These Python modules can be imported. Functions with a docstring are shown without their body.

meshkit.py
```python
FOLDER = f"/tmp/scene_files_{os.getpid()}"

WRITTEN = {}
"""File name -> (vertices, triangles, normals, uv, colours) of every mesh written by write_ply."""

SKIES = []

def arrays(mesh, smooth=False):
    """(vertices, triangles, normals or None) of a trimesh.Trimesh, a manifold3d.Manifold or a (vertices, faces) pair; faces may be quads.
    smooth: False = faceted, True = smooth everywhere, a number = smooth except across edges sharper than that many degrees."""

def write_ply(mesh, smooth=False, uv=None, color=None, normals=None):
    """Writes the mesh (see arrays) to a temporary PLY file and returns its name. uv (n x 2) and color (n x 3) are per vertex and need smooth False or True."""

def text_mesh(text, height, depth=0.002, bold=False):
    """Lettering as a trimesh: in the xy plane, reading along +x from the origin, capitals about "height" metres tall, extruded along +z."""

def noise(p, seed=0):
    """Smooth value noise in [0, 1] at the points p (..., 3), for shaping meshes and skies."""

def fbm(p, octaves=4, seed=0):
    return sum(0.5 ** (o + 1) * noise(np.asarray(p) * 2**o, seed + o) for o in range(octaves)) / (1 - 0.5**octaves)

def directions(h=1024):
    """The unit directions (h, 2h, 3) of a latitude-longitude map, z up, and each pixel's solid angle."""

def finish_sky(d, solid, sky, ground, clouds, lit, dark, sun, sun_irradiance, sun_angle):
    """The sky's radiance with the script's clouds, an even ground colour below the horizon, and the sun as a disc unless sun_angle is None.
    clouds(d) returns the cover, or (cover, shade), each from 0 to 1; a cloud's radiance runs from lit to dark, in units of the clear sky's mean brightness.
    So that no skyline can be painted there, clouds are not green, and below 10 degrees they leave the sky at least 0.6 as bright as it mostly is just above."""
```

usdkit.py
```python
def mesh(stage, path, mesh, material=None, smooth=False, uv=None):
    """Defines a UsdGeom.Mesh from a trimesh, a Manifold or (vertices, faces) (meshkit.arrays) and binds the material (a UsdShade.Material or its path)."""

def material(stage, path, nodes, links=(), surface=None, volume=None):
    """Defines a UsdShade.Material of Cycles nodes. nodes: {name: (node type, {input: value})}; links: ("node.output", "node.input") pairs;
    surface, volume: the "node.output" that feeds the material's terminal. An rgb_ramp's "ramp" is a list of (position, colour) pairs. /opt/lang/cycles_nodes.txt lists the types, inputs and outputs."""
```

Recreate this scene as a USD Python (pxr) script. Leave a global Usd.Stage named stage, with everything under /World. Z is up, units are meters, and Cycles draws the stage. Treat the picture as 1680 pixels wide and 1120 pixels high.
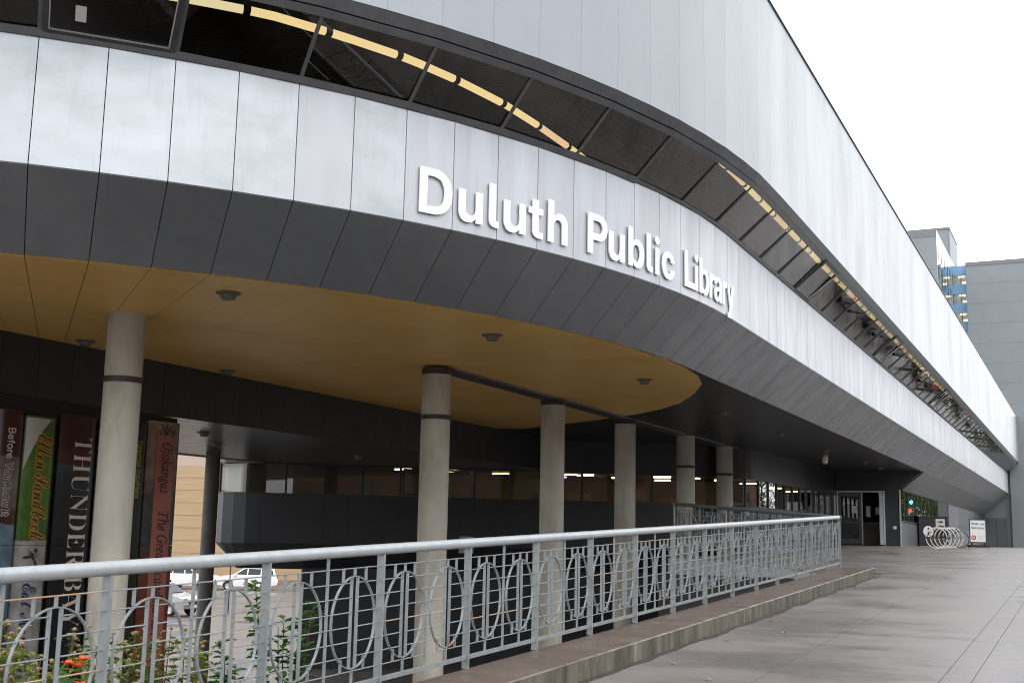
import math, random
import numpy as np, trimesh, usdkit
from pxr import Usd, UsdGeom, UsdLux, UsdShade, Gf, Sdf
from shapely.geometry import Polygon, LineString, box as sbox
from shapely.ops import unary_union

stage = Usd.Stage.CreateInMemory()
UsdGeom.Xform.Define(stage, '/World'); UsdGeom.Scope.Define(stage, '/World/Looks')
rng = random.Random(7); nrng = np.random.default_rng(7)
# x: to the right of the facade, y: along the street, z: up. The camera stands at x = y = 0.
H = 1.852                                                   # eye height above the pavement

# ---------------------------------------------------------------- camera
EXPOSURE = 0.85
def set_camera():
    yaw, p, r = .45135, .16084, .020557
    def turn(a): return np.array([a[0]*math.cos(yaw)-a[1]*math.sin(yaw), a[0]*math.sin(yaw)+a[1]*math.cos(yaw), a[2]])
    fw, up, rt = np.array([0, math.cos(p), math.sin(p)]), np.array([0, -math.sin(p), math.cos(p)]), np.array([1., 0, 0])
    rt2, up2 = math.cos(r)*rt+math.sin(r)*up, -math.sin(r)*rt+math.cos(r)*up
    R, U, F = turn(rt2), turn(up2), turn(fw)
    cam = UsdGeom.Camera.Define(stage, '/World/camera')
    m = Gf.Matrix4d(*R, 0, *U, 0, *(-F), 0, 0, 0, H, 1)
    cam.AddTransformOp().Set(m)
    cam.CreateHorizontalApertureAttr(36.0); cam.CreateVerticalApertureAttr(24.0)
    cam.CreateFocalLengthAttr(36*1959.6/1680); cam.CreateClippingRangeAttr(Gf.Vec2f(0.1, 5000))
    cam.CreateFStopAttr(8.0); cam.CreateFocusDistanceAttr(22.0)
    cam.CreateExposureAttr(EXPOSURE)
set_camera()

# ---------------------------------------------------------------- sky and sun (bright overcast)
SUN = np.array([.62, -.25, .85]); SUN = SUN/np.linalg.norm(SUN)
ELEV, ROT = math.asin(SUN[2]), math.atan2(SUN[0], SUN[1])
SKY_STRENGTH, CLOUD = 0.10, 11.0
usdkit.material(stage, '/World/Looks/sky', {
    'sky': ('sky_texture', {'sky_type': 'single_scattering', 'sun_disc': False, 'sun_elevation': ELEV, 'sun_rotation': ROT, 'altitude': 200.0}),
    'tc': ('texture_coordinate', {}),
    'map': ('mapping', {'scale': (1.0, 1.0, 2.5)}),
    'n': ('noise_texture', {'scale': 1.6, 'detail': 4.0, 'roughness': 0.55}),
    'cl': ('rgb_ramp', {'ramp': [(0.0, (.86*CLOUD, .89*CLOUD, .95*CLOUD)), (1.0, (1.1*CLOUD, 1.11*CLOUD, 1.13*CLOUD))]}),
    'mx': ('mix_color', {'fac': 0.94, 'use_clamp': False}),
    'bg': ('background_shader', {'strength': SKY_STRENGTH}),
}, [('tc.generated', 'map.vector'), ('map.vector', 'n.vector'), ('n.fac', 'cl.fac'), ('sky.color', 'mx.a'), ('cl.color', 'mx.b'), ('mx.result', 'bg.color')], surface='bg.background')
dome = UsdLux.DomeLight.Define(stage, '/World/sky')
UsdShade.MaterialBindingAPI.Apply(dome.GetPrim()).Bind(UsdShade.Material.Get(stage, '/World/Looks/sky'))
dome.GetPrim().SetCustomDataByKey('kind', 'structure')
sun = UsdLux.DistantLight.Define(stage, '/World/sun')
sun.CreateIntensityAttr(0.25); sun.CreateAngleAttr(25.0); sun.CreateColorAttr(Gf.Vec3f(1, .97, .93)); sun.CreateNormalizeAttr(True)
_z = SUN; _x = np.cross([0, 0, 1], _z); _x /= np.linalg.norm(_x); _y = np.cross(_z, _x)
sun.AddTransformOp().Set(Gf.Matrix4d(*_x, 0, *_y, 0, *_z, 0, 0, 0, 60, 1))

# ---------------------------------------------------------------- scene helpers
used = {}
def numbered(path):
    n = used.get(path, 0); used[path] = n+1
    return path if n == 0 else f'{path}_{n:03d}'
class Thing:
    def __init__(self, path, org): self.path, self.org = path, np.array(org, float)
def keys(prim, label=None, cat=None, group=None, kind=None):
    for k, v in (('label', label), ('category', cat), ('group', group), ('kind', kind)):
        if v: prim.SetCustomDataByKey(k, v)
def thing(name, label=None, cat=None, org=(0, 0, 0), group=None, kind=None):
    p = numbered('/World/'+name); x = UsdGeom.Xform.Define(stage, p)
    x.AddTranslateOp().Set(Gf.Vec3d(*map(float, org)))
    keys(x.GetPrim(), label, cat, group, kind)
    return Thing(p, org)
def part(name, mesh, mat, parent, smooth=False, label=None, kind=None):
    p = numbered(parent.path+'/'+name)
    if isinstance(mesh, MB): mesh = mesh.get()
    if isinstance(mesh, tuple): mesh = (np.asarray(mesh[0], float)-parent.org, mesh[1])
    else: mesh = mesh.copy(); mesh.apply_translation(-parent.org)
    m = usdkit.mesh(stage, p, mesh, '/World/Looks/'+mat, smooth)
    keys(m.GetPrim(), label, None, None, kind)
    return Thing(p, parent.org)
def solo(name, mesh, mat, label=None, cat=None, org=(0, 0, 0), group=None, kind=None, smooth=False):
    p = numbered('/World/'+name)
    if isinstance(mesh, MB): mesh = mesh.get()
    mesh = (np.asarray(mesh[0], float)-np.array(org, float), mesh[1]) if isinstance(mesh, tuple) else mesh
    m = usdkit.mesh(stage, p, mesh, '/World/Looks/'+mat, smooth)
    m.AddTranslateOp().Set(Gf.Vec3d(*map(float, org)))
    keys(m.GetPrim(), label, cat, group, kind)
    return Thing(p, org)
def dup(src, name, label, cat, loc, rotz=0., group=None, scale=None):
    p = numbered('/World/'+name); x = UsdGeom.Xform.Define(stage, p)
    x.GetPrim().GetReferences().AddInternalReference(Sdf.Path(src.path)); x.GetPrim().SetInstanceable(True)
    x.ClearXformOpOrder()
    x.AddTranslateOp().Set(Gf.Vec3d(*map(float, loc)))
    x.AddRotateZOp().Set(float(rotz))
    if scale: x.AddScaleOp().Set(Gf.Vec3f(scale, scale, scale))
    keys(x.GetPrim(), label, cat, group)

class MB:
    """Collects shapes into one mesh."""
    def __init__(self): self.v, self.f, self.n = [], [], 0
    def add(self, v, f):
        v = np.asarray(v, float); f = np.asarray(f, int)
        if f.shape[1] == 4: f = np.vstack([f[:, [0, 1, 2]], f[:, [0, 2, 3]]])
        self.v.append(v); self.f.append(f+self.n); self.n += len(v); return self
    def get(self): return np.vstack(self.v), np.vstack(self.f)
    def quad(self, a, b, c, d): return self.add([a, b, c, d], [[0, 1, 2, 3]])
    def hexa(self, p):                       # p: 4 bottom then 4 top, both anticlockwise seen from the top
        v = np.asarray(p, float)
        f = np.array([[3, 2, 1, 0], [4, 5, 6, 7], [0, 1, 5, 4], [1, 2, 6, 5], [2, 3, 7, 6], [3, 0, 4, 7]])
        if np.dot(np.cross(v[1]-v[0], v[3]-v[0]), v[4]-v[0]) < 0: f = f[:, ::-1]
        return self.add(v, f)
    def box(self, a, b):
        (x0, y0, z0), (x1, y1, z1) = np.minimum(a, b), np.maximum(a, b)
        return self.hexa([(x0, y0, z0), (x1, y0, z0), (x1, y1, z0), (x0, y1, z0), (x0, y0, z1), (x1, y0, z1), (x1, y1, z1), (x0, y1, z1)])
    def slab(self, q, off):                  # quad q thickened by the vector off
        q = np.asarray(q, float); return self.hexa(np.vstack([q, q+np.asarray(off, float)]))
    def bar(self, p, q, w, h, up=(0, 0, 1)): # rectangular bar from p to q; w across, h along up
        p, q, up = np.asarray(p, float), np.asarray(q, float), np.asarray(up, float)
        t = (q-p)/np.linalg.norm(q-p); s = np.cross(t, up)
        s = s/np.linalg.norm(s) if np.linalg.norm(s) > 1e-6 else np.array([1., 0, 0])
        u = np.cross(s, t); a, b = s*w/2, u*h/2
        return self.hexa([p-a-b, p+a-b, p+a+b, p-a+b, q-a-b, q+a-b, q+a+b, q-a+b])
    def tube(self, pts, r, sides=8, closed=False, caps=True):
        p = np.asarray(pts, float); n = len(p)
        r = np.broadcast_to(np.asarray(r, float), (n,))
        t = np.roll(p, -1, 0)-np.roll(p, 1, 0) if closed else np.gradient(p, axis=0)
        t /= np.linalg.norm(t, axis=1, keepdims=True)+1e-12
        ref = np.array([0, 0, 1.]) if np.abs(t[:, 2]).mean() < .8 else np.array([1., .2, 0])
        a = np.cross(t, ref); a /= np.linalg.norm(a, axis=1, keepdims=True)+1e-12; b = np.cross(t, a)
        g = np.arange(sides)*2*np.pi/sides
        v = p[:, None]+r[:, None, None]*(np.cos(g)[None, :, None]*a[:, None]+np.sin(g)[None, :, None]*b[:, None])
        i, j = np.meshgrid(np.arange(n if closed else n-1), np.arange(sides), indexing='ij'); k = (i+1) % n
        f = np.stack([i*sides+j, k*sides+j, k*sides+(j+1) % sides, i*sides+(j+1) % sides], -1).reshape(-1, 4)
        self.add(v.reshape(-1, 3), f)
        if caps and not closed:
            for e, o in ((0, 1), (n-1, -1)):
                c = np.vstack([v[e], p[e]]); ff = [[sides, (q+1) % sides, q][::o] for q in range(sides)]
                self.add(c, np.array(ff)[:, ::-1])
        return self
    def lathe(self, c, prof, sides=24, axis=2):   # prof: (radius, height) pairs along +axis from c
        prof = np.asarray(prof, float); g = np.arange(sides)*2*np.pi/sides; k = len(prof)
        v = np.zeros((k, sides, 3)); a, b = [(1, 2), (2, 0), (0, 1)][axis]
        v[:, :, a] = prof[:, :1]*np.cos(g); v[:, :, b] = prof[:, :1]*np.sin(g); v[:, :, axis] = prof[:, 1:]
        i, j = np.meshgrid(np.arange(k-1), np.arange(sides), indexing='ij')
        f = np.stack([i*sides+j, i*sides+(j+1) % sides, (i+1)*sides+(j+1) % sides, (i+1)*sides+j], -1).reshape(-1, 4)
        return self.add(v.reshape(-1, 3)+np.asarray(c, float), f)
    def poly(self, P, depth, fn):            # shapely polygon extruded by depth; fn maps (x, y, d) arrays to points
        for g in getattr(P, 'geoms', [P]):
            if g.is_empty or g.area < 1e-7: continue
            m = trimesh.creation.extrude_polygon(g, depth, engine='earcut'); v = np.array(m.vertices)
            w = fn(v[:, 0], v[:, 1], v[:, 2]); f = np.array(m.faces)
            x = fn(np.array([0., 1e-3, 0, 0]), np.array([0., 0, 1e-3, 0]), np.array([0., 0, 0, 1e-3]))
            if np.linalg.det(np.array([x[1]-x[0], x[2]-x[0], x[3]-x[0]])) < 0: f = f[:, ::-1]
            self.add(w, f)
        return self

# ---------------------------------------------------------------- materials
def mat(name, col, rough=.5, metal=0., col2=None, nscale=4., stretch=(1, 1, 1), rough2=None, bump=0., bscale=40., rnd=0., spec=.5, coat=0., detail=4., lo=.35, hi=.65, l2=None, buckle=0.):
    """Principled surface; two colours and two roughnesses mixed by a noise in world space; rnd varies each piece's brightness."""
    nodes = {'p': ('principled_bsdf', {'base_color': col, 'roughness': rough, 'metallic': metal, 'specular_ior_level': spec, 'coat_weight': coat}),
             'g': ('geometry', {}), 'm': ('mapping', {'scale': tuple(map(float, stretch))})}
    links = [('g.position', 'm.vector')]
    if col2 is not None or rough2 is not None:
        nodes['n'] = ('noise_texture', {'scale': float(nscale), 'detail': float(detail), 'roughness': .6})
        nodes['c'] = ('map_range', {'from_min': lo, 'from_max': hi, 'clamp': True})
        links += [('m.vector', 'n.vector'), ('n.fac', 'c.value')]
    last = None
    if col2 is not None:
        nodes['x'] = ('mix_color', {'a': col, 'b': col2}); links += [('c.result', 'x.fac')]; last = 'x.result'
    if l2:                                                   # a second layer: (colour, scale, stretch, from, to, most)
        nodes['m2'] = ('mapping', {'scale': tuple(map(float, l2[2]))}); nodes['n2'] = ('noise_texture', {'scale': float(l2[1]), 'detail': 5.0, 'roughness': .65})
        nodes['c2'] = ('map_range', {'from_min': l2[3], 'from_max': l2[4], 'to_max': l2[5], 'clamp': True}); nodes['x2'] = ('mix_color', {'a': col, 'b': l2[0]})
        links += [('g.position', 'm2.vector'), ('m2.vector', 'n2.vector'), ('n2.fac', 'c2.value'), ('c2.result', 'x2.fac')]
        if last: links.append((last, 'x2.a'))
        last = 'x2.result'
    if rnd:
        nodes['o'] = ('object_info', {}); nodes['r'] = ('map_range', {'to_min': 1-rnd, 'to_max': 1+rnd})
        nodes['h'] = ('hsv', {'color': col}); links += [('o.random', 'r.value'), ('r.result', 'h.value')]
        if last: links.append((last, 'h.color'))
        last = 'h.color'
    if last: links.append((last, 'p.base_color'))
    if rough2 is not None:
        nodes['y'] = ('map_range', {'to_min': rough, 'to_max': rough2}); links += [('c.result', 'y.value'), ('y.result', 'p.roughness')]
    if buckle:
        nodes['kn'] = ('noise_texture', {'scale': 1.3, 'detail': 1.0}); nodes['k'] = ('bump', {'strength': float(buckle), 'distance': .05})
        links += [('g.position', 'kn.vector'), ('kn.fac', 'k.height'), ('k.normal', 'p.normal')]
    if bump:
        nodes['bn'] = ('noise_texture', {'scale': float(bscale), 'detail': 4.0}); nodes['b'] = ('bump', {'strength': float(bump), 'distance': .01})
        links += [('m.vector', 'bn.vector'), ('bn.fac', 'b.height'), ('b.normal', 'p.normal')]
    usdkit.material(stage, '/World/Looks/'+name, nodes, links, surface='p.BSDF')
def emit(name, col, s):
    usdkit.material(stage, '/World/Looks/'+name, {'e': ('emission', {'color': col, 'strength': float(s)})}, [], surface='e.emission')
def glass(name, tint, ior=1.5, gloss=.0, gcol=(1, 1, 1), pw=4.):
    r0 = ((ior-1)/(ior+1))**2                               # Schlick, the same from both sides of the pane
    usdkit.material(stage, '/World/Looks/'+name, {'lw': ('layer_weight', {'blend': .5}), 'pw': ('math', {'math_type': 'power', 'value2': pw}), 'f': ('map_range', {'to_min': r0, 'to_max': .95}), 't': ('transparent_bsdf', {'color': tint}), 'g': ('glossy_bsdf', {'color': gcol, 'roughness': gloss}), 'x': ('mix_closure', {})},
                    [('lw.facing', 'pw.value1'), ('pw.value', 'f.value'), ('f.result', 'x.fac'), ('t.BSDF', 'x.closure1'), ('g.BSDF', 'x.closure2')], surface='x.closure')
def leaf(name, col, col2):
    usdkit.material(stage, '/World/Looks/'+name, {
        'g': ('geometry', {}), 'r': ('rgb_ramp', {'ramp': [(0, col), (1, col2)]}), 'd': ('diffuse_bsdf', {}), 't': ('translucent_bsdf', {}), 's': ('glossy_bsdf', {'roughness': .45, 'color': (.5, .5, .5)}),
        'x': ('mix_closure', {'fac': .3}), 'y': ('mix_closure', {'fac': .05})},
        [('g.random_per_island', 'r.fac'), ('r.color', 'd.color'), ('r.color', 't.color'), ('d.BSDF', 'x.closure1'), ('t.BSDF', 'x.closure2'), ('x.closure', 'y.closure1'), ('s.BSDF', 'y.closure2')], surface='y.closure')
def printed(name, stops, z0, z1, rough=.5, dirt=.12, nscale=6.):
    """A print whose colours run with height (stops from z0 to z1), with a little noise."""
    usdkit.material(stage, '/World/Looks/'+name, {
        'g': ('geometry', {}), 's': ('separate_xyz', {}), 'n': ('noise_texture', {'scale': nscale, 'detail': 5.0}),
        'nz': ('map_range', {'from_min': .2, 'from_max': .8, 'to_min': -dirt, 'to_max': dirt}), 'ad': ('math', {'math_type': 'add'}),
        'm': ('map_range', {'from_min': z0, 'from_max': z1, 'clamp': True}), 'r': ('rgb_ramp', {'ramp': stops}),
        'h': ('hsv', {}), 'hv': ('map_range', {'from_min': .3, 'from_max': .7, 'to_min': .5, 'to_max': .95}), 'p': ('principled_bsdf', {'roughness': rough})},
        [('g.position', 's.vector'), ('g.position', 'n.vector'), ('n.fac', 'nz.value'), ('s.z', 'ad.value1'), ('nz.result', 'ad.value2'), ('ad.value', 'm.value'), ('m.result', 'r.fac'),
         ('r.color', 'h.color'), ('n.fac', 'hv.value'), ('hv.result', 'h.value'), ('h.color', 'p.base_color')], surface='p.BSDF')

DRIP = ((.30, .31, .315), 1.0, (5, 5, .22), .54, .80, .55)
mat('aluminium', (.50, .515, .54), .36, .45, (.46, .475, .50), 1.6, (1.2, 1.2, .25), rough2=.44, rnd=.03, l2=DRIP, buckle=.10)
mat('aluminium_upper', (.275, .293, .31), .25, .32, (.26, .277, .294), .8, (1.0, 1.0, .3), rough2=.33, rnd=.02, spec=1., l2=((.24, .255, .27), .7, (6, 6, .15), .5, .8, .35), buckle=.08)
mat('aluminium_stained', (.52, .54, .565), .33, .5, (.41, .445, .455), 1.1, (.8, .8, 1.5), rough2=.45, rnd=.06, lo=.35, hi=.68, detail=6., l2=((.36, .39, .41), 1.3, (4, 4, .5), .52, .75, .5), buckle=.10)
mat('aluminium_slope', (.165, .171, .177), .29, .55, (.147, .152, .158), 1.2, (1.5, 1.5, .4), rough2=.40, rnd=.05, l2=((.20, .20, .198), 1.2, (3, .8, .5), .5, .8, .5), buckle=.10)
mat('dark_metal', (.05, .05, .052), .45, .3, (.035, .035, .036), 5)
mat('frame_metal', (.125, .128, .132), .42, .4, (.10, .102, .105), 4)
mat('silver_metal', (.55, .55, .55), .35, .7)
mat('black_gap', (.008, .008, .008), .9)
mat('yellow_panel', (.93, .59, .19), .45, 0, (.86, .54, .165), .8, (1, 1, 1), rnd=.035, l2=((.42, .24, .05), .8, (1.2, .5, 1), .55, .85, .5))
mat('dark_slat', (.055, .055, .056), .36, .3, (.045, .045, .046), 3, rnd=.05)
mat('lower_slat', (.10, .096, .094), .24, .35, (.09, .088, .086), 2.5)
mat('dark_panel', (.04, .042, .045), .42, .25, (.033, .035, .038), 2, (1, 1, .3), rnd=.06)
mat('grey_panel', (.13, .137, .147), .45, .3, (.11, .116, .125), 2, (1, 1, .3), rnd=.05)
mat('room_metal', (.04, .042, .046), .40, .25, (.034, .036, .039), 1., (1, 1, .3))
mat('downlight_metal', (.16, .145, .125), .5)
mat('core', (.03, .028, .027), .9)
mat('interior_wall', (.06, .05, .045), .8, 0, (.045, .037, .032), 1.2)
mat('interior_slat', (.032, .028, .025), .6, .1)
mat('concrete_column', (.52, .49, .415), .75, 0, (.40, .375, .315), 1.7, (1, 1, .55), bump=.3, bscale=60, rnd=.05, l2=((.28, .26, .21), 1.1, (2.2, 2.2, .7), .52, .72, .75))
mat('dark_concrete', (.16, .15, .135), .8, 0, (.12, .112, .10), 1.7)
mat('rust_brown', (.055, .035, .032), .6)
mat('kerb_concrete', (.145, .132, .10), .7, 0, (.05, .046, .03), 4.5, (1, 1, .3), bump=.5, bscale=45, l2=((.30, .28, .23), 3., (3, 3, .25), .60, .72, .7))
mat('kerb_top', (.125, .095, .076), .2, 0, (.085, .064, .051), 2.5, (1, 1, 1), rough2=.55, bump=.3, bscale=70, l2=((.045, .045, .028), 1.5, (1, 1, 1), .55, .75, .7))
mat('pavement', (.178, .160, .151), .46, 0, (.082, .072, .067), .75, (.55, .95, 1), rough2=.10, bump=.16, bscale=110, rnd=.05, lo=.42, hi=.74, detail=6., l2=((.09, .078, .072), 55., (1, 1, 1), .56, .75, .5))
mat('pavement_base', (.07, .063, .058), .8)
mat('driveway_asphalt', (.125, .108, .10), .2, 0, (.085, .074, .068), .35, (1, .5, 1), rough2=.55, bump=.3, bscale=60)
mat('lot_asphalt', (.20, .172, .163), .3, 0, (.135, .118, .112), .3, (1, .5, 1), rough2=.6, bump=.3, bscale=60)
mat('asphalt', (.06, .06, .062), .12, 0, (.045, .045, .047), .4, rough2=.4, bump=.15, bscale=60)
mat('galvanised', (.262, .285, .288), .42, .2, (.205, .226, .228), 9, rough2=.5, rnd=.05, l2=((.24, .11, .045), 3.5, (1, 1, 1), .62, .72, .75))
mat('handrail_paint', (.40, .43, .445), .3, .2, (.34, .365, .38), 12, rough2=.42)
mat('rusty_bar', (.36, .34, .31), .6, .1, (.45, .25, .10), 14)
mat('white_letter', (.86, .86, .86), .35)
mat('white_paint', (.78, .78, .78), .3, coat=.6)
mat('silver_paint', (.36, .36, .355), .25, .5, coat=.6)
mat('red_paint', (.45, .03, .02), .25, coat=.6)
mat('car_glass', (.012, .014, .016), .06, spec=.6)
mat('tyre', (.018, .018, .018), .8)
mat('tan_brick', (.42, .30, .175), .8, 0, (.37, .26, .145), 1.5, (.15, .15, 6))
mat('tan_cornice', (.42, .33, .27), .8)
mat('tower_panel', (.235, .26, .268), .45, .12, (.215, .24, .25), .3, rnd=.02)
mat('tower_white', (.72, .73, .75), .5)
mat('tower_blue', (.17, .33, .50), .4)
mat('tower_parapet', (.19, .19, .205), .6)
mat('paper', (.75, .75, .74), .6)
mat('sign_grey', (.52, .48, .45), .6)
mat('red_print', (.45, .05, .04), .5)
mat('ink', (.02, .02, .025), .5)
mat('navy_ink', (.02, .025, .10), .4)
mat('brown_ink', (.07, .018, .012), .4)
mat('gold_print', (.42, .27, .02), .4)
mat('cream_print', (.74, .64, .54), .5)
mat('olive_print', (.30, .33, .06), .5)
mat('light_print', (.62, .58, .52), .4)
mat('salmon_print', (.36, .085, .06), .45, 0, (.42, .16, .12), .8)
mat('book_white', (.50, .49, .47), .35)
mat('book_black', (.012, .012, .013), .4)
mat('bike_white', (.62, .60, .55), .4)
mat('soil', (.05, .035, .025), .9)
mat('bark', (.09, .07, .05), .9, 0, (.05, .04, .03), 8, (1, 1, .3))
mat('stem', (.10, .085, .03), .8)
mat('dry_head', (.30, .22, .10), .9, 0, (.20, .13, .05), 30)
mat('orange_petal', (.75, .10, .01), .5)
mat('brown_brick', (.16, .085, .06), .8, 0, (.12, .06, .045), 2)
leaf('leaf_green', (.045, .12, .025), (.12, .22, .05))
leaf('leaf_yellow', (.16, .20, .03), (.30, .28, .06))
leaf('leaf_tree', (.035, .06, .012), (.17, .14, .02))
emit('tube_warm', (1.0, .80, .40), 1.35)
emit('tube_pink', (1.0, .72, .42), 1.25)
emit('tube_pale', (1.0, .88, .55), 1.2)
emit('strip_warm', (1.0, .80, .42), 4.0)
mat('mirror_glass', (.75, .77, .79), .04, 1.)
mat('book_shelf', (.17, .12, .075), .7)
mat('light_wall', (.32, .27, .21), .8)
emit('tower_light', (1.0, .80, .50), 1.6)
emit('signal_green', (.05, 1.0, .70), 6.0)
emit('signal_red', (1.0, .04, .02), 5.0)
glass('tinted_glass', (.62, .605, .58), 1.6, gcol=(.98, .99, 1.0), pw=3.8)
glass('clear_glass', (.80, .80, .78), 1.5)
glass('dark_glass', (.35, .33, .31), 1.7)
mat('gutter_dirt', (.022, .018, .015), .5, 0, (.05, .042, .034), 12, rough2=.9)
mat('fallen_leaf', (.42, .25, .05), .7)

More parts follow.
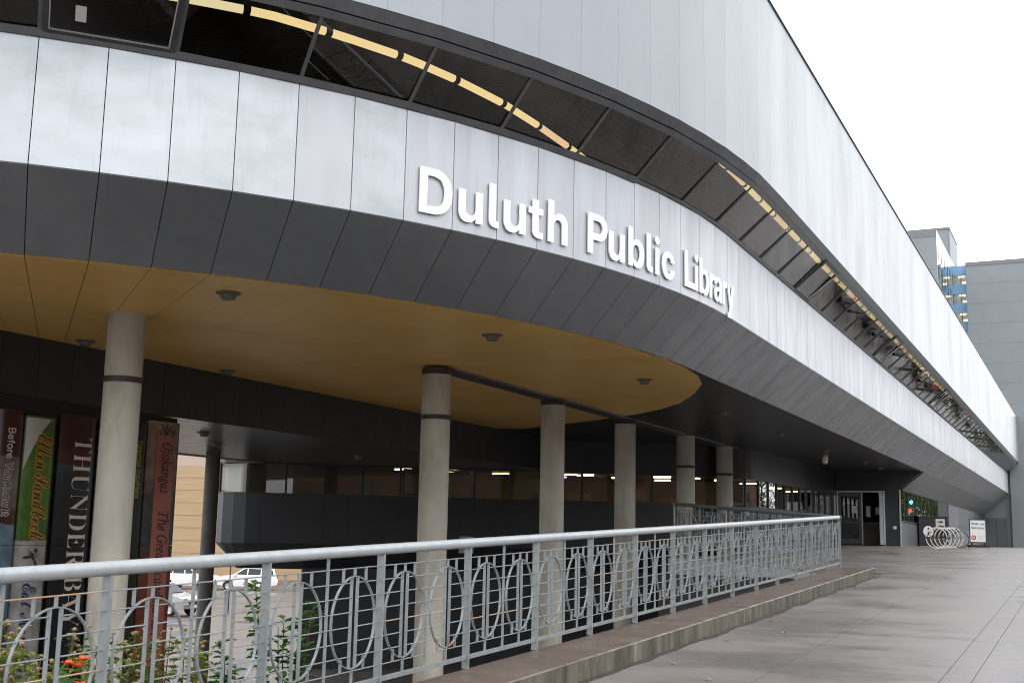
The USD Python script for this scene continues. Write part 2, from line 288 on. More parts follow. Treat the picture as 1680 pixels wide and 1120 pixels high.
# outlines of the letters used on signs and spines: advance; rings of x,y in hundredths of the capital height
GLYPHS = {"serif":{"A":"96;4,3 9,7 13,14 47,99 47,99 83,16 87,7 92,3 59,3 63,5 65,8 65,11 58,29 57,31 55,32 22,31 19,28 15,17 14,11 15,6 19,3|23,37 23,34 25,33 52,33 55,34 55,37 54,40 42,70 40,71 37,71 36,69","B":"97;13,97 43,97 39,94 37,87 37,55 39,53 37,50 37,13 38,8 41,5 48,3 11,3 16,6 19,13 19,86 17,93/55,96 53,97 64,96 72,93 80,89 83,85 84,81 84,75 82,68 78,63 72,60 64,57 62,54 64,51 75,48 79,46 85,41 88,35 89,26 87,19 85,15 81,11 78,8 73,6 65,4 57,3 49,3 58,4 64,9 66,13 68,22 68,36 65,44 60,50 54,52 48,53 54,54 58,57 62,61 65,69 65,77 63,88 61,92","D":"108;17,93 12,97 44,97 41,95 39,93 37,86 37,14 38,9 39,6 43,4 48,3 12,3 17,6 19,13 19,86/56,97 59,97 65,96 76,92 83,88 89,83 95,75 98,67 100,57 100,47 99,39 97,29 93,21 88,14 81,9 72,6 62,3 55,3 50,3 56,3 62,6 67,9 71,13 75,20 77,27 79,45 79,64 75,80 71,86 66,92 60,95","E":"97;12,3 17,7 19,14 19,84 18,91 17,94 12,97 85,97 85,78 80,87 77,91 70,94 58,97 45,97 41,96 39,93 38,89 38,54 38,52 40,51 38,50 38,48 38,12 39,7 41,5 45,4 58,4 67,5 75,8 81,12 86,17 90,26 86,3/43,51 50,52 57,56 61,60 64,67 64,36 61,42 56,48 50,50","H":"115;11,3 16,6 19,13 19,87 16,94 12,97 44,97 41,95 39,93 37,84 37,55 39,53 40,52 76,53 78,56 77,89 75,94 71,97 103,97 98,94 96,87 96,13 98,6 103,3 70,3 75,7 77,12 78,16 78,48 76,50 74,51 39,51 37,48 38,12 40,6 42,4 45,3","N":"108;12,3 17,6 19,13 19,85 18,88 9,97 33,97 82,37 85,35 87,36 88,38 88,86 86,93 83,96 81,97 96,97 92,93 90,85 90,0 27,77 24,78 22,77 21,75 21,12 23,6 28,3","R":"104;11,3 16,6 19,13 19,87 16,94 12,97 47,97 42,96 39,94 38,91 37,86 37,52 39,49 38,48 37,46 38,12 40,6 42,4 45,3/46,49 55,50 61,53 66,59 68,65 69,70 68,82 65,90 60,94 56,96 51,97 59,97 70,95 76,93 83,88 86,85 88,79 89,70 88,66 83,59 78,55 68,51 67,50 67,48 94,8 99,3 76,3","T":"93;5,97 27,97 19,95 13,91 8,85 5,76/35,97 57,97 55,94 55,13 57,7 59,4 62,3 29,3 32,4 35,7 37,15 37,94/65,97 87,97 87,78 84,85 80,90 73,95","U":"108;11,97 44,97 39,94 37,88 38,22 41,11 46,6 50,4 58,2 68,3 76,6 82,11 86,18 88,25 89,33 89,84 86,93 84,95 80,97 97,97 92,94 90,87 90,38 89,25 85,14 79,6 72,3 67,1 56,0 47,0 38,2 33,4 29,6 24,11 20,20 19,28 18,88 16,94","Y":"93;3,97 35,97 32,93 32,88 51,49 54,47 56,48 58,50 78,85 79,89 79,92 77,95 74,97 91,97 88,95 83,89 56,46 56,13 59,6 64,3 30,3 35,6 37,12 38,39 11,89 8,93"},
"script":{"D":"120;15,54 16,60 17,65 20,71 24,77 36,87 51,95 65,99 82,100 90,98 98,96 105,93 110,89 118,93 120,93 122,92 122,90 114,85 120,76 123,63 123,49 119,32 114,22 109,14 100,6 92,2 84,0 77,-1 69,0 58,4 54,2 43,-1 28,-1 23,0 18,3 16,6 16,10 19,15 25,17 38,17 54,12 58,17 64,26 78,53 86,66 95,77 105,86 102,89 97,92 89,94 79,96 72,95 65,94 57,90 51,86 44,80 38,74 34,66 31,61 29,52 29,46 31,42 33,39 38,37 43,37 48,39 56,43 62,49 67,56 70,64 72,70 73,80 74,81 75,81 77,79 77,71 76,65 71,53 67,46 61,41 52,35 45,33 38,33 33,33 27,36 23,39 19,43 16,49|81,17 69,8 70,7 77,5 85,5 91,7 100,13 106,19 110,25 116,39 118,55 118,63 116,71 113,77 110,81 109,81 108,79 104,69 96,41 90,29|22,8 23,6 30,3 41,4 48,6 50,8 42,12 31,14 26,13 23,12 22,10","E":"88;14,23 14,29 16,37 19,43 24,48 30,52 38,55 53,59 47,68 46,73 47,78 51,87 58,93 65,96 72,99 77,100 88,100 97,97 102,94 105,91 108,84 108,77 107,73 104,68 101,65 93,62 86,63 81,65 78,71 78,77 80,81 86,86 90,87 94,86 94,84 91,82 87,77 86,71 88,67 90,66 95,67 98,69 101,71 104,76 104,82 102,88 95,93 90,95 85,95 79,93 73,89 68,82 65,76 64,69 65,62 65,61 75,61 80,60 84,56 84,53 80,50 73,50 65,52 60,55 58,54 52,51 45,45 41,39 36,30 34,23 34,15 35,11 38,7 43,4 47,3 53,3 60,4 71,9 80,17 82,22 84,28 82,33 77,37 74,37 68,36 62,30 59,24 57,14 57,13 54,12 53,13 52,16 51,22 52,27 55,33 61,39 66,41 76,42 82,40 85,38 87,34 88,24 87,20 84,15 75,7 65,2 56,-1 45,-1 37,0 31,2 22,7 17,14|67,57 69,55 72,53 76,53 78,55 77,57 73,58 67,57","M":"129;-6,13 -5,20 -3,24 0,27 5,30 14,30 16,29 18,26 19,23 18,18 15,16 5,13 3,10 3,7 6,4 10,3 14,3 19,6 24,11 30,18 55,57 73,80 89,97 94,100 98,99 99,98 99,95 97,88 76,41 70,24 69,21 70,21 86,49 96,64 109,80 117,88 128,98 131,100 134,100 136,98 135,94 124,70 104,18 101,10 101,5 105,6 113,11 147,41 151,43 156,43 157,42 152,40 146,34 124,13 111,3 102,-1 96,-1 92,0 88,4 86,7 85,10 85,18 88,30 94,41 104,60 118,81 118,82 104,67 89,44 80,29 69,8 67,4 63,0 61,-1 57,-1 55,0 53,2 50,10 50,20 53,31 59,44 68,62 77,76 77,77 69,69 56,51 34,16 24,4 19,1 14,-1 5,-1 0,1 -3,4 -5,8","S":"99;5,15 6,23 8,26 11,29 15,31 19,32 23,32 27,31 31,27 32,25 31,20 29,17 27,16 19,15 17,12 17,10 20,6 23,4 30,3 35,4 42,6 46,10 51,14 57,22 63,38 52,40 44,45 38,53 36,62 37,71 40,77 46,85 53,90 66,96 76,99 90,100 97,99 98,97 97,95 83,94 75,92 68,89 62,85 53,75 50,69 49,63 49,55 49,52 51,48 56,45 60,43 65,42 73,57 81,71 90,82 100,91 112,98 118,100 123,100 127,98 132,94 134,89 134,81 131,74 125,66 112,54 102,48 90,42 86,33 80,24 71,14 62,8 56,4 45,0 37,-1 25,-1 18,1 11,5 7,10|91,48 92,48 97,51 106,57 118,71 123,79 125,86 125,91 123,94 119,95 115,94 112,92 107,86 98,69","a":"84;4,10 4,18 6,23 8,28 16,37 25,43 33,47 41,49 48,49 51,48 55,45 56,43 59,49 76,49 58,12 57,8 59,7 62,8 73,18 75,18 77,14 68,7 60,2 52,-1 45,0 41,4 39,9 35,4 28,0 24,-1 16,-1 9,2 6,5|20,5 23,3 28,4 34,8 39,15 47,26 52,36 52,40 50,44 46,45 42,43 32,33 26,23 22,15 20,9","b":"76;8,30 19,40 23,46 53,92 73,93 28,19 25,12 24,7 26,4 30,4 39,8 46,13 43,22 44,33 47,40 50,45 53,47 58,50 63,49 66,47 67,43 67,35 66,31 63,24 55,16 60,16 65,19 69,22 71,20 70,18 66,15 59,12 50,12 42,5 35,1 24,-1 17,-1 11,3 9,8 9,13 10,18 17,31 15,31 11,27|48,22 49,18 51,17 57,25 60,32 59,36 58,38 53,37 51,35 49,30","c":"61;5,13 5,20 8,27 14,35 22,42 29,46 40,49 50,49 55,47 57,44 58,42 58,37 55,32 51,30 46,31 45,34 44,37 46,41 49,43 47,44 44,43 34,32 24,15 23,10 23,6 25,4 29,4 37,7 50,18 53,14 41,5 34,1 28,-1 18,-1 13,1 8,5 6,9","d":"96;4,11 4,18 5,22 10,30 16,37 23,42 31,46 41,49 49,49 52,48 54,47 58,43 84,91 104,93 60,14 57,7 59,5 63,6 76,18 79,14 70,6 61,0 58,-1 51,-1 45,1 43,4 41,10 35,4 29,0 25,-1 17,-1 9,2 6,6|21,12 20,5 22,4 27,4 35,8 41,15 47,23 53,35 53,42 51,45 48,45 45,43 35,34 24,18","e":"65;3,13 3,20 7,28 14,35 25,44 35,48 47,49 52,47 56,43 57,41 57,35 55,31 50,27 38,20 23,16 20,9 20,6 22,4 27,4 34,5 44,10 54,18 57,14 51,9 44,4 31,0 26,-1 18,-1 13,1 9,3 5,8|28,27 25,21 28,21 34,24 43,30 45,35 46,39 46,42 44,44 43,44 40,43 34,37","i":"55;36,61 35,66 37,70 43,73 49,73 52,71 53,69 53,64 52,62 50,59 46,58 41,58 38,59/8,7 8,12 10,16 18,32 17,32 12,27 8,30 20,42 25,48 48,49 28,14 25,7 25,5 26,5 28,6 33,8 43,18 45,16 46,14 35,4 29,0 25,-1 18,-1 14,0 10,3","k":"86;40,27 40,30 41,31 47,32 51,34 59,44 65,48 67,49 75,49 78,47 80,44 80,39 77,35 74,34 70,34 68,35 65,38 66,42 65,43 55,31 60,28 64,24 65,19 62,11 63,9 67,11 74,18 77,15 69,6 58,0 53,-1 48,-1 45,1 43,3 42,5 42,11 45,18 50,25 48,27 42,26/3,-1 22,35 14,27 10,30 19,39 30,53 38,66 52,91 71,93 23,1 22,0","l":"67;8,29 8,30 21,42 25,48 52,91 71,93 28,14 26,9 26,6 28,5 32,6 45,18 48,14 38,5 32,1 25,-1 20,-1 16,0 12,3 10,6 10,14 13,23 17,31 12,27","n":"92;0,-1 22,31 24,35 24,37 23,37 20,35 12,27 9,30 21,42 26,46 32,49 37,49 39,48 41,41 41,33 54,44 63,49 70,49 73,48 77,44 79,37 78,30 73,22 63,9 62,5 64,5 68,8 79,18 83,14 74,6 67,2 62,-1 55,0 49,4 48,7 47,11 47,16 49,22 55,29 66,42 66,44 65,44 56,39 44,27 30,9 24,0","o":"71;4,14 5,22 11,31 21,41 31,46 41,49 49,49 55,47 60,41 61,37 60,28 57,22 51,14 55,15 61,20 62,20 64,16 57,11 53,8 47,7 42,6 38,4 30,0 20,-1 12,1 7,6 5,10|23,10 23,5 25,4 30,5 33,8 33,12 34,14 38,16 42,17 44,20 49,29 51,35 52,41 50,44 47,44 42,41 33,30 25,16","r":"65;9,30 19,40 22,51 24,53 27,53 27,52 28,46 31,45 45,43 50,40 51,36 51,33 48,28 36,11 34,8 34,6 36,5 40,6 47,12 53,18 54,18 56,14 44,4 38,0 36,-1 24,0 20,2 17,6 16,8 16,14 18,21 22,27 33,38 24,39 12,27","t":"71;8,30 20,42 27,50 51,89 71,90 60,71 70,70 69,65 56,65 30,20 25,10 25,5 27,5 30,6 45,18 48,14 43,10 34,3 29,0 25,-1 17,-1 15,0 11,4 10,6 9,13 12,20 18,32 17,33 12,27"},
"italic":{"B":"94;-7,0 -6,3 -1,3 3,5 8,11 27,81 28,87 28,93 24,96 18,97 18,100 64,100 76,97 83,92 86,88 88,82 88,74 87,70 84,65 79,61 65,54 73,49 77,46 80,40 81,34 81,26 79,21 75,14 67,7 60,4 49,1 42,0|35,57 36,56 38,56 50,56 59,58 65,62 70,68 73,75 73,85 70,90 66,93 61,95 50,95 47,94 45,92 43,87|23,12 23,7 25,5 35,4 46,6 56,11 61,18 64,26 65,36 64,41 62,44 58,48 51,50 36,51 34,50 32,47 26,24","G":"116;6,35 6,43 7,50 9,57 13,66 22,80 29,86 38,93 49,99 62,102 74,102 80,101 99,95 104,96 108,101 110,101 104,70 101,70 100,79 96,86 89,93 84,95 77,97 70,97 62,96 57,95 48,90 38,80 29,65 24,51 23,40 23,30 25,21 28,15 34,9 37,7 44,4 53,2 60,3 66,4 72,8 76,13 82,35 82,41 81,44 79,45 70,46 70,49 111,49 111,46 103,45 99,41 96,33 90,8 89,7 73,0 58,-2 44,-2 31,1 19,8 13,15 8,24","O":"111;5,30 5,40 6,47 8,54 13,66 22,78 28,84 34,90 43,95 52,99 60,101 66,102 78,101 86,99 92,96 97,92 102,85 106,73 106,59 104,50 101,41 95,30 88,20 79,11 69,4 60,0 48,-2 35,-2 26,1 17,5 11,12 6,21|21,25 23,15 26,10 32,5 40,2 48,3 58,6 64,11 71,17 77,27 83,37 86,47 89,59 90,76 89,82 87,88 82,93 77,96 74,97 67,98 61,97 50,91 41,82 32,70 26,57 22,40 21,34","S":"79;1,-2 5,31 8,31 9,22 12,13 17,7 24,3 32,2 39,4 43,6 46,9 50,16 51,25 47,34 40,42 26,57 21,66 19,75 19,81 21,86 24,92 31,98 42,102 55,102 66,98 71,99 73,102 75,102 71,72 69,72 68,83 65,90 60,94 57,96 52,97 47,97 43,96 37,93 34,86 33,79 37,71 43,63 57,48 63,39 65,31 65,23 63,16 60,11 52,3 41,-1 34,-2 27,-2 18,0 10,3 6,2 3,-2","T":"90;10,76 16,100 99,100 94,75 92,75 91,86 90,89 88,92 80,95 67,95 64,92 43,11 43,7 45,4 48,3 57,3 56,0 11,0 11,3 18,3 23,5 28,12 49,91 49,93 48,95 35,95 25,92 21,90 18,87 14,81 13,76","a":"74;-1,10 -1,18 0,25 4,39 12,51 21,61 30,66 36,68 43,68 45,67 48,65 50,61 52,66 63,66 49,18 48,9 49,8 52,8 60,17 62,16 62,15 53,3 48,0 43,-2 39,-1 37,1 36,7 40,23 29,8 23,3 16,-1 9,-2 4,0 1,3|12,21 13,10 16,7 20,7 22,8 28,13 37,25 43,37 47,49 47,58 45,62 43,63 38,64 33,63 26,56 22,51 17,41 13,30","c":"64;0,18 0,28 3,40 8,48 17,58 28,65 38,68 49,68 55,64 57,60 57,56 56,51 52,49 47,49 44,52 44,57 47,62 47,63 46,64 38,64 30,60 25,56 21,50 17,43 14,33 13,26 13,16 16,11 19,7 23,5 29,5 34,7 41,11 49,18 51,15 42,6 38,3 28,-1 24,-2 15,-1 10,1 5,5 2,11","d":"76;-2,20 0,29 6,42 14,53 21,60 29,65 37,68 47,68 52,64 59,90 59,95 59,96 56,97 50,98 51,100 51,101 60,101 71,105 74,105 74,101 50,11 50,9 51,7 55,7 59,10 66,17 68,15 62,7 57,3 52,-1 48,-2 42,-1 39,3 39,9 42,20 42,21 35,11 26,3 18,-1 9,-1 4,1 0,5 -2,12|12,24 12,12 13,9 15,7 20,6 23,7 28,9 36,19 44,32 49,46 50,58 49,61 46,64 41,65 35,63 31,60 24,53 20,46 15,35","e":"62;-1,16 -1,26 3,38 10,50 18,58 28,65 38,68 48,68 51,66 54,64 56,58 55,52 53,48 48,43 41,38 35,35 25,32 13,30 12,17 13,13 16,8 19,7 24,5 31,6 37,9 48,17 49,15 42,7 36,3 29,0 23,-1 14,-1 8,1 4,5 1,9|19,47 14,34 17,34 26,37 35,42 40,46 43,51 44,58 43,62 41,64 36,64 32,62 27,58","g":"61;-11,-18 -11,-12 -8,-6 -1,0 7,5 7,6 2,9 1,14 4,17 12,26 6,31 3,36 2,39 3,48 5,54 8,58 16,64 21,67 27,68 37,68 52,64 62,64 62,57 52,57 53,50 52,42 48,36 43,31 36,27 31,25 18,25 15,23 13,20 13,17 16,15 34,8 43,4 45,1 48,-4 48,-10 47,-17 44,-22 37,-27 28,-31 19,-33 9,-33 0,-31 -6,-27 -9,-24|15,35 17,30 22,28 28,29 35,34 39,42 41,52 40,59 37,63 35,65 30,65 26,63 22,60 17,53 16,48 14,44|-2,-14 -1,-20 3,-25 9,-28 19,-29 28,-27 33,-24 37,-18 38,-12 36,-8 29,-3 23,0 11,4 6,1 1,-4 -1,-9","h":"87;5,0 25,95 25,99 23,102 20,103 14,104 15,109 42,110 37,86 31,59 32,59 38,68 43,73 51,77 56,79 62,79 66,78 71,75 74,68 74,60 67,24 66,13 67,10 69,8 74,8 81,11 83,6 75,1 68,-1 63,-1 59,0 54,4 52,10 53,21 60,54 61,62 60,65 58,69 56,69 51,69 45,66 39,61 33,53 29,45 26,37 19,0","i":"38;19,93 19,95 22,98 27,100 30,99 33,96 34,91 32,87 31,86 26,84 22,86 20,88/0,9 13,57 11,61 4,62 4,64 6,65 28,68 28,65 13,15 13,9 15,7 19,8 24,13 28,18 30,16 21,5 16,1 10,-1 5,-2 3,-1 0,3","j":"38;19,90 20,96 22,98 25,99 27,100 31,99 34,95 34,89 31,86 29,85 26,84 23,86/-21,-25 -21,-21 -19,-19 -13,-18 -11,-21 -11,-28 -10,-29 -8,-29 -5,-25 -1,-15 13,54 13,59 11,61 4,62 4,64 5,65 27,68 27,65 14,5 10,-10 4,-22 -1,-30 -8,-33 -13,-33 -16,-32 -20,-28","k":"73;-3,0 23,91 23,95 22,97 19,98 13,98 14,100 14,101 37,105 38,101 18,35 47,56 49,61 48,62 43,63 44,66 73,66 72,63 65,62 56,57 35,41 46,16 50,9 53,8 56,8 62,13 65,17 67,14 62,8 56,2 49,-1 44,-1 42,0 39,4 26,34 17,28 9,0","n":"78;-3,0 13,55 13,59 11,60 4,61 4,64 29,68 29,66 21,41 21,40 30,51 37,58 45,64 51,67 56,68 60,68 63,66 65,62 65,54 53,12 53,9 54,8 58,8 62,11 67,19 68,19 69,17 61,5 56,0 50,-2 44,-1 41,3 41,11 52,52 52,56 51,58 48,59 42,57 38,54 30,45 23,36 15,20 9,0","o":"75;-1,17 0,31 4,42 11,51 17,57 24,62 30,65 37,68 48,68 57,65 64,58 67,52 68,47 67,39 65,32 62,24 56,16 51,10 44,5 38,1 30,-1 25,-2 16,-1 9,1 4,6 1,11|12,24 13,11 15,6 18,4 22,3 27,3 31,4 36,7 41,12 49,26 54,41 55,53 53,59 50,62 44,64 37,64 32,61 26,55 21,47 16,37","r":"48;-3,0 12,53 11,59 8,61 3,61 3,64 23,68 27,68 20,43 21,42 29,55 38,65 43,68 48,67 51,63 51,58 49,55 47,52 42,52 39,53 37,57 36,57 29,49 24,41 14,20 9,0","s":"53;-5,-1 -2,23 1,23 1,22 2,15 4,8 8,4 11,3 17,2 21,3 25,7 27,11 27,16 25,22 12,40 9,46 9,55 12,62 16,65 23,68 31,68 40,65 44,66 45,68 47,68 44,46 42,46 41,52 39,58 35,62 33,64 30,64 25,64 21,61 20,57 21,50 34,32 38,25 39,21 38,14 34,6 30,2 22,-1 11,-1 1,1 -1,1 -2,-1","t":"40;0,5 1,14 14,60 4,61 5,64 11,66 16,69 23,76 29,84 32,84 27,66 39,65 39,62 38,61 26,60 13,14 13,8 15,7 18,7 24,13 26,17 29,14 25,9 19,3 12,-1 9,-2 4,-1 1,1","v":"64;-1,61 -1,64 0,65 15,68 18,68 19,66 21,52 24,13 40,30 47,41 51,48 52,52 45,60 45,63 46,66 49,68 53,68 56,67 58,64 58,54 57,50 51,40 39,23 16,-2 13,-1 11,39 9,55 7,58 5,60 2,61"},
"sign":{"D":"96;8,100 48,100 57,99 65,96 72,92 76,89 82,83 88,73 90,65 92,55 91,42 90,33 85,22 80,15 75,10 65,4 53,1 47,0 8,0|27,17 45,17 55,19 60,22 65,26 69,33 71,46 71,54 70,63 65,73 61,78 56,80 45,83 28,83","L":"76;8,100 27,100 28,17 73,17 73,0 8,0","P":"86;8,100 51,100 62,98 69,95 76,89 81,81 82,75 83,62 81,56 78,48 71,42 64,38 56,35 28,35 27,0 8,0|27,52 48,52 57,54 60,58 63,63 64,70 61,76 57,80 51,83 28,83","a":"76;4,17 4,23 6,29 8,32 12,36 17,38 24,41 46,44 49,45 50,48 49,51 48,54 44,57 40,58 34,57 30,56 26,52 25,48 7,48 7,51 8,57 11,62 15,66 22,69 29,71 43,72 49,71 56,69 61,66 64,63 67,57 69,51 69,0 50,0 49,9 44,3 37,-1 25,-1 20,0 13,2 8,7 6,11|23,23 24,17 26,15 30,12 37,12 44,14 48,19 49,22 50,32 34,30 28,27","b":"82;7,100 26,100 27,62 32,68 36,70 42,72 51,73 59,70 64,68 69,64 73,58 76,52 78,43 78,31 77,26 75,18 72,12 67,6 63,2 53,-1 42,-1 36,1 33,3 27,10 26,0 7,0|26,31 28,23 30,20 34,17 40,14 45,14 51,17 56,23 58,31 58,41 56,49 51,55 45,57 40,57 34,55 30,51 27,45 26,40","c":"76;4,31 4,39 5,46 9,56 13,62 18,66 23,69 29,71 42,73 49,71 54,70 60,66 65,63 68,58 71,51 73,45 54,45 52,50 48,55 44,56 37,57 31,54 28,51 25,47 23,36 25,26 28,19 34,15 43,14 47,16 52,20 54,26 72,26 71,18 67,10 59,3 51,0 43,-2 33,-1 26,0 19,4 12,10 9,15 6,22","h":"80;7,100 26,100 27,61 34,69 39,71 45,73 54,72 59,70 64,68 69,62 72,55 73,48 73,0 54,0 54,41 53,47 52,50 49,54 43,56 38,56 33,54 30,51 27,46 26,40 26,0 7,0","i":"33;5,88 5,92 8,97 11,100 14,101 19,101 23,99 25,97 27,92 27,88 25,84 22,81 19,80 14,80 11,81 8,84/7,71 26,71 26,0 7,0","l":"37;7,100 26,100 26,20 27,17 29,16 35,15 35,0 25,0 16,2 10,7 8,12 7,15","r":"51;7,0 7,71 26,71 26,60 29,66 32,68 36,70 40,71 49,71 49,55 39,55 35,54 30,50 27,44 26,39 26,0","t":"50;1,56 1,71 13,71 13,90 33,90 33,71 47,71 47,56 33,55 33,19 34,17 36,15 47,15 47,0 29,0 23,2 18,5 14,11 13,15 13,55","u":"80;7,23 7,71 26,71 26,30 27,24 28,21 31,18 38,15 42,15 47,17 51,20 53,25 54,31 54,71 73,71 73,0 54,0 54,10 48,4 41,0 35,-1 29,-1 22,0 15,4 11,10 8,16","y":"76;1,71 21,71 38,21 55,71 75,71 43,-14 40,-19 35,-24 28,-27 24,-28 9,-28 9,-13 19,-13 23,-11 25,-7 28,1"},
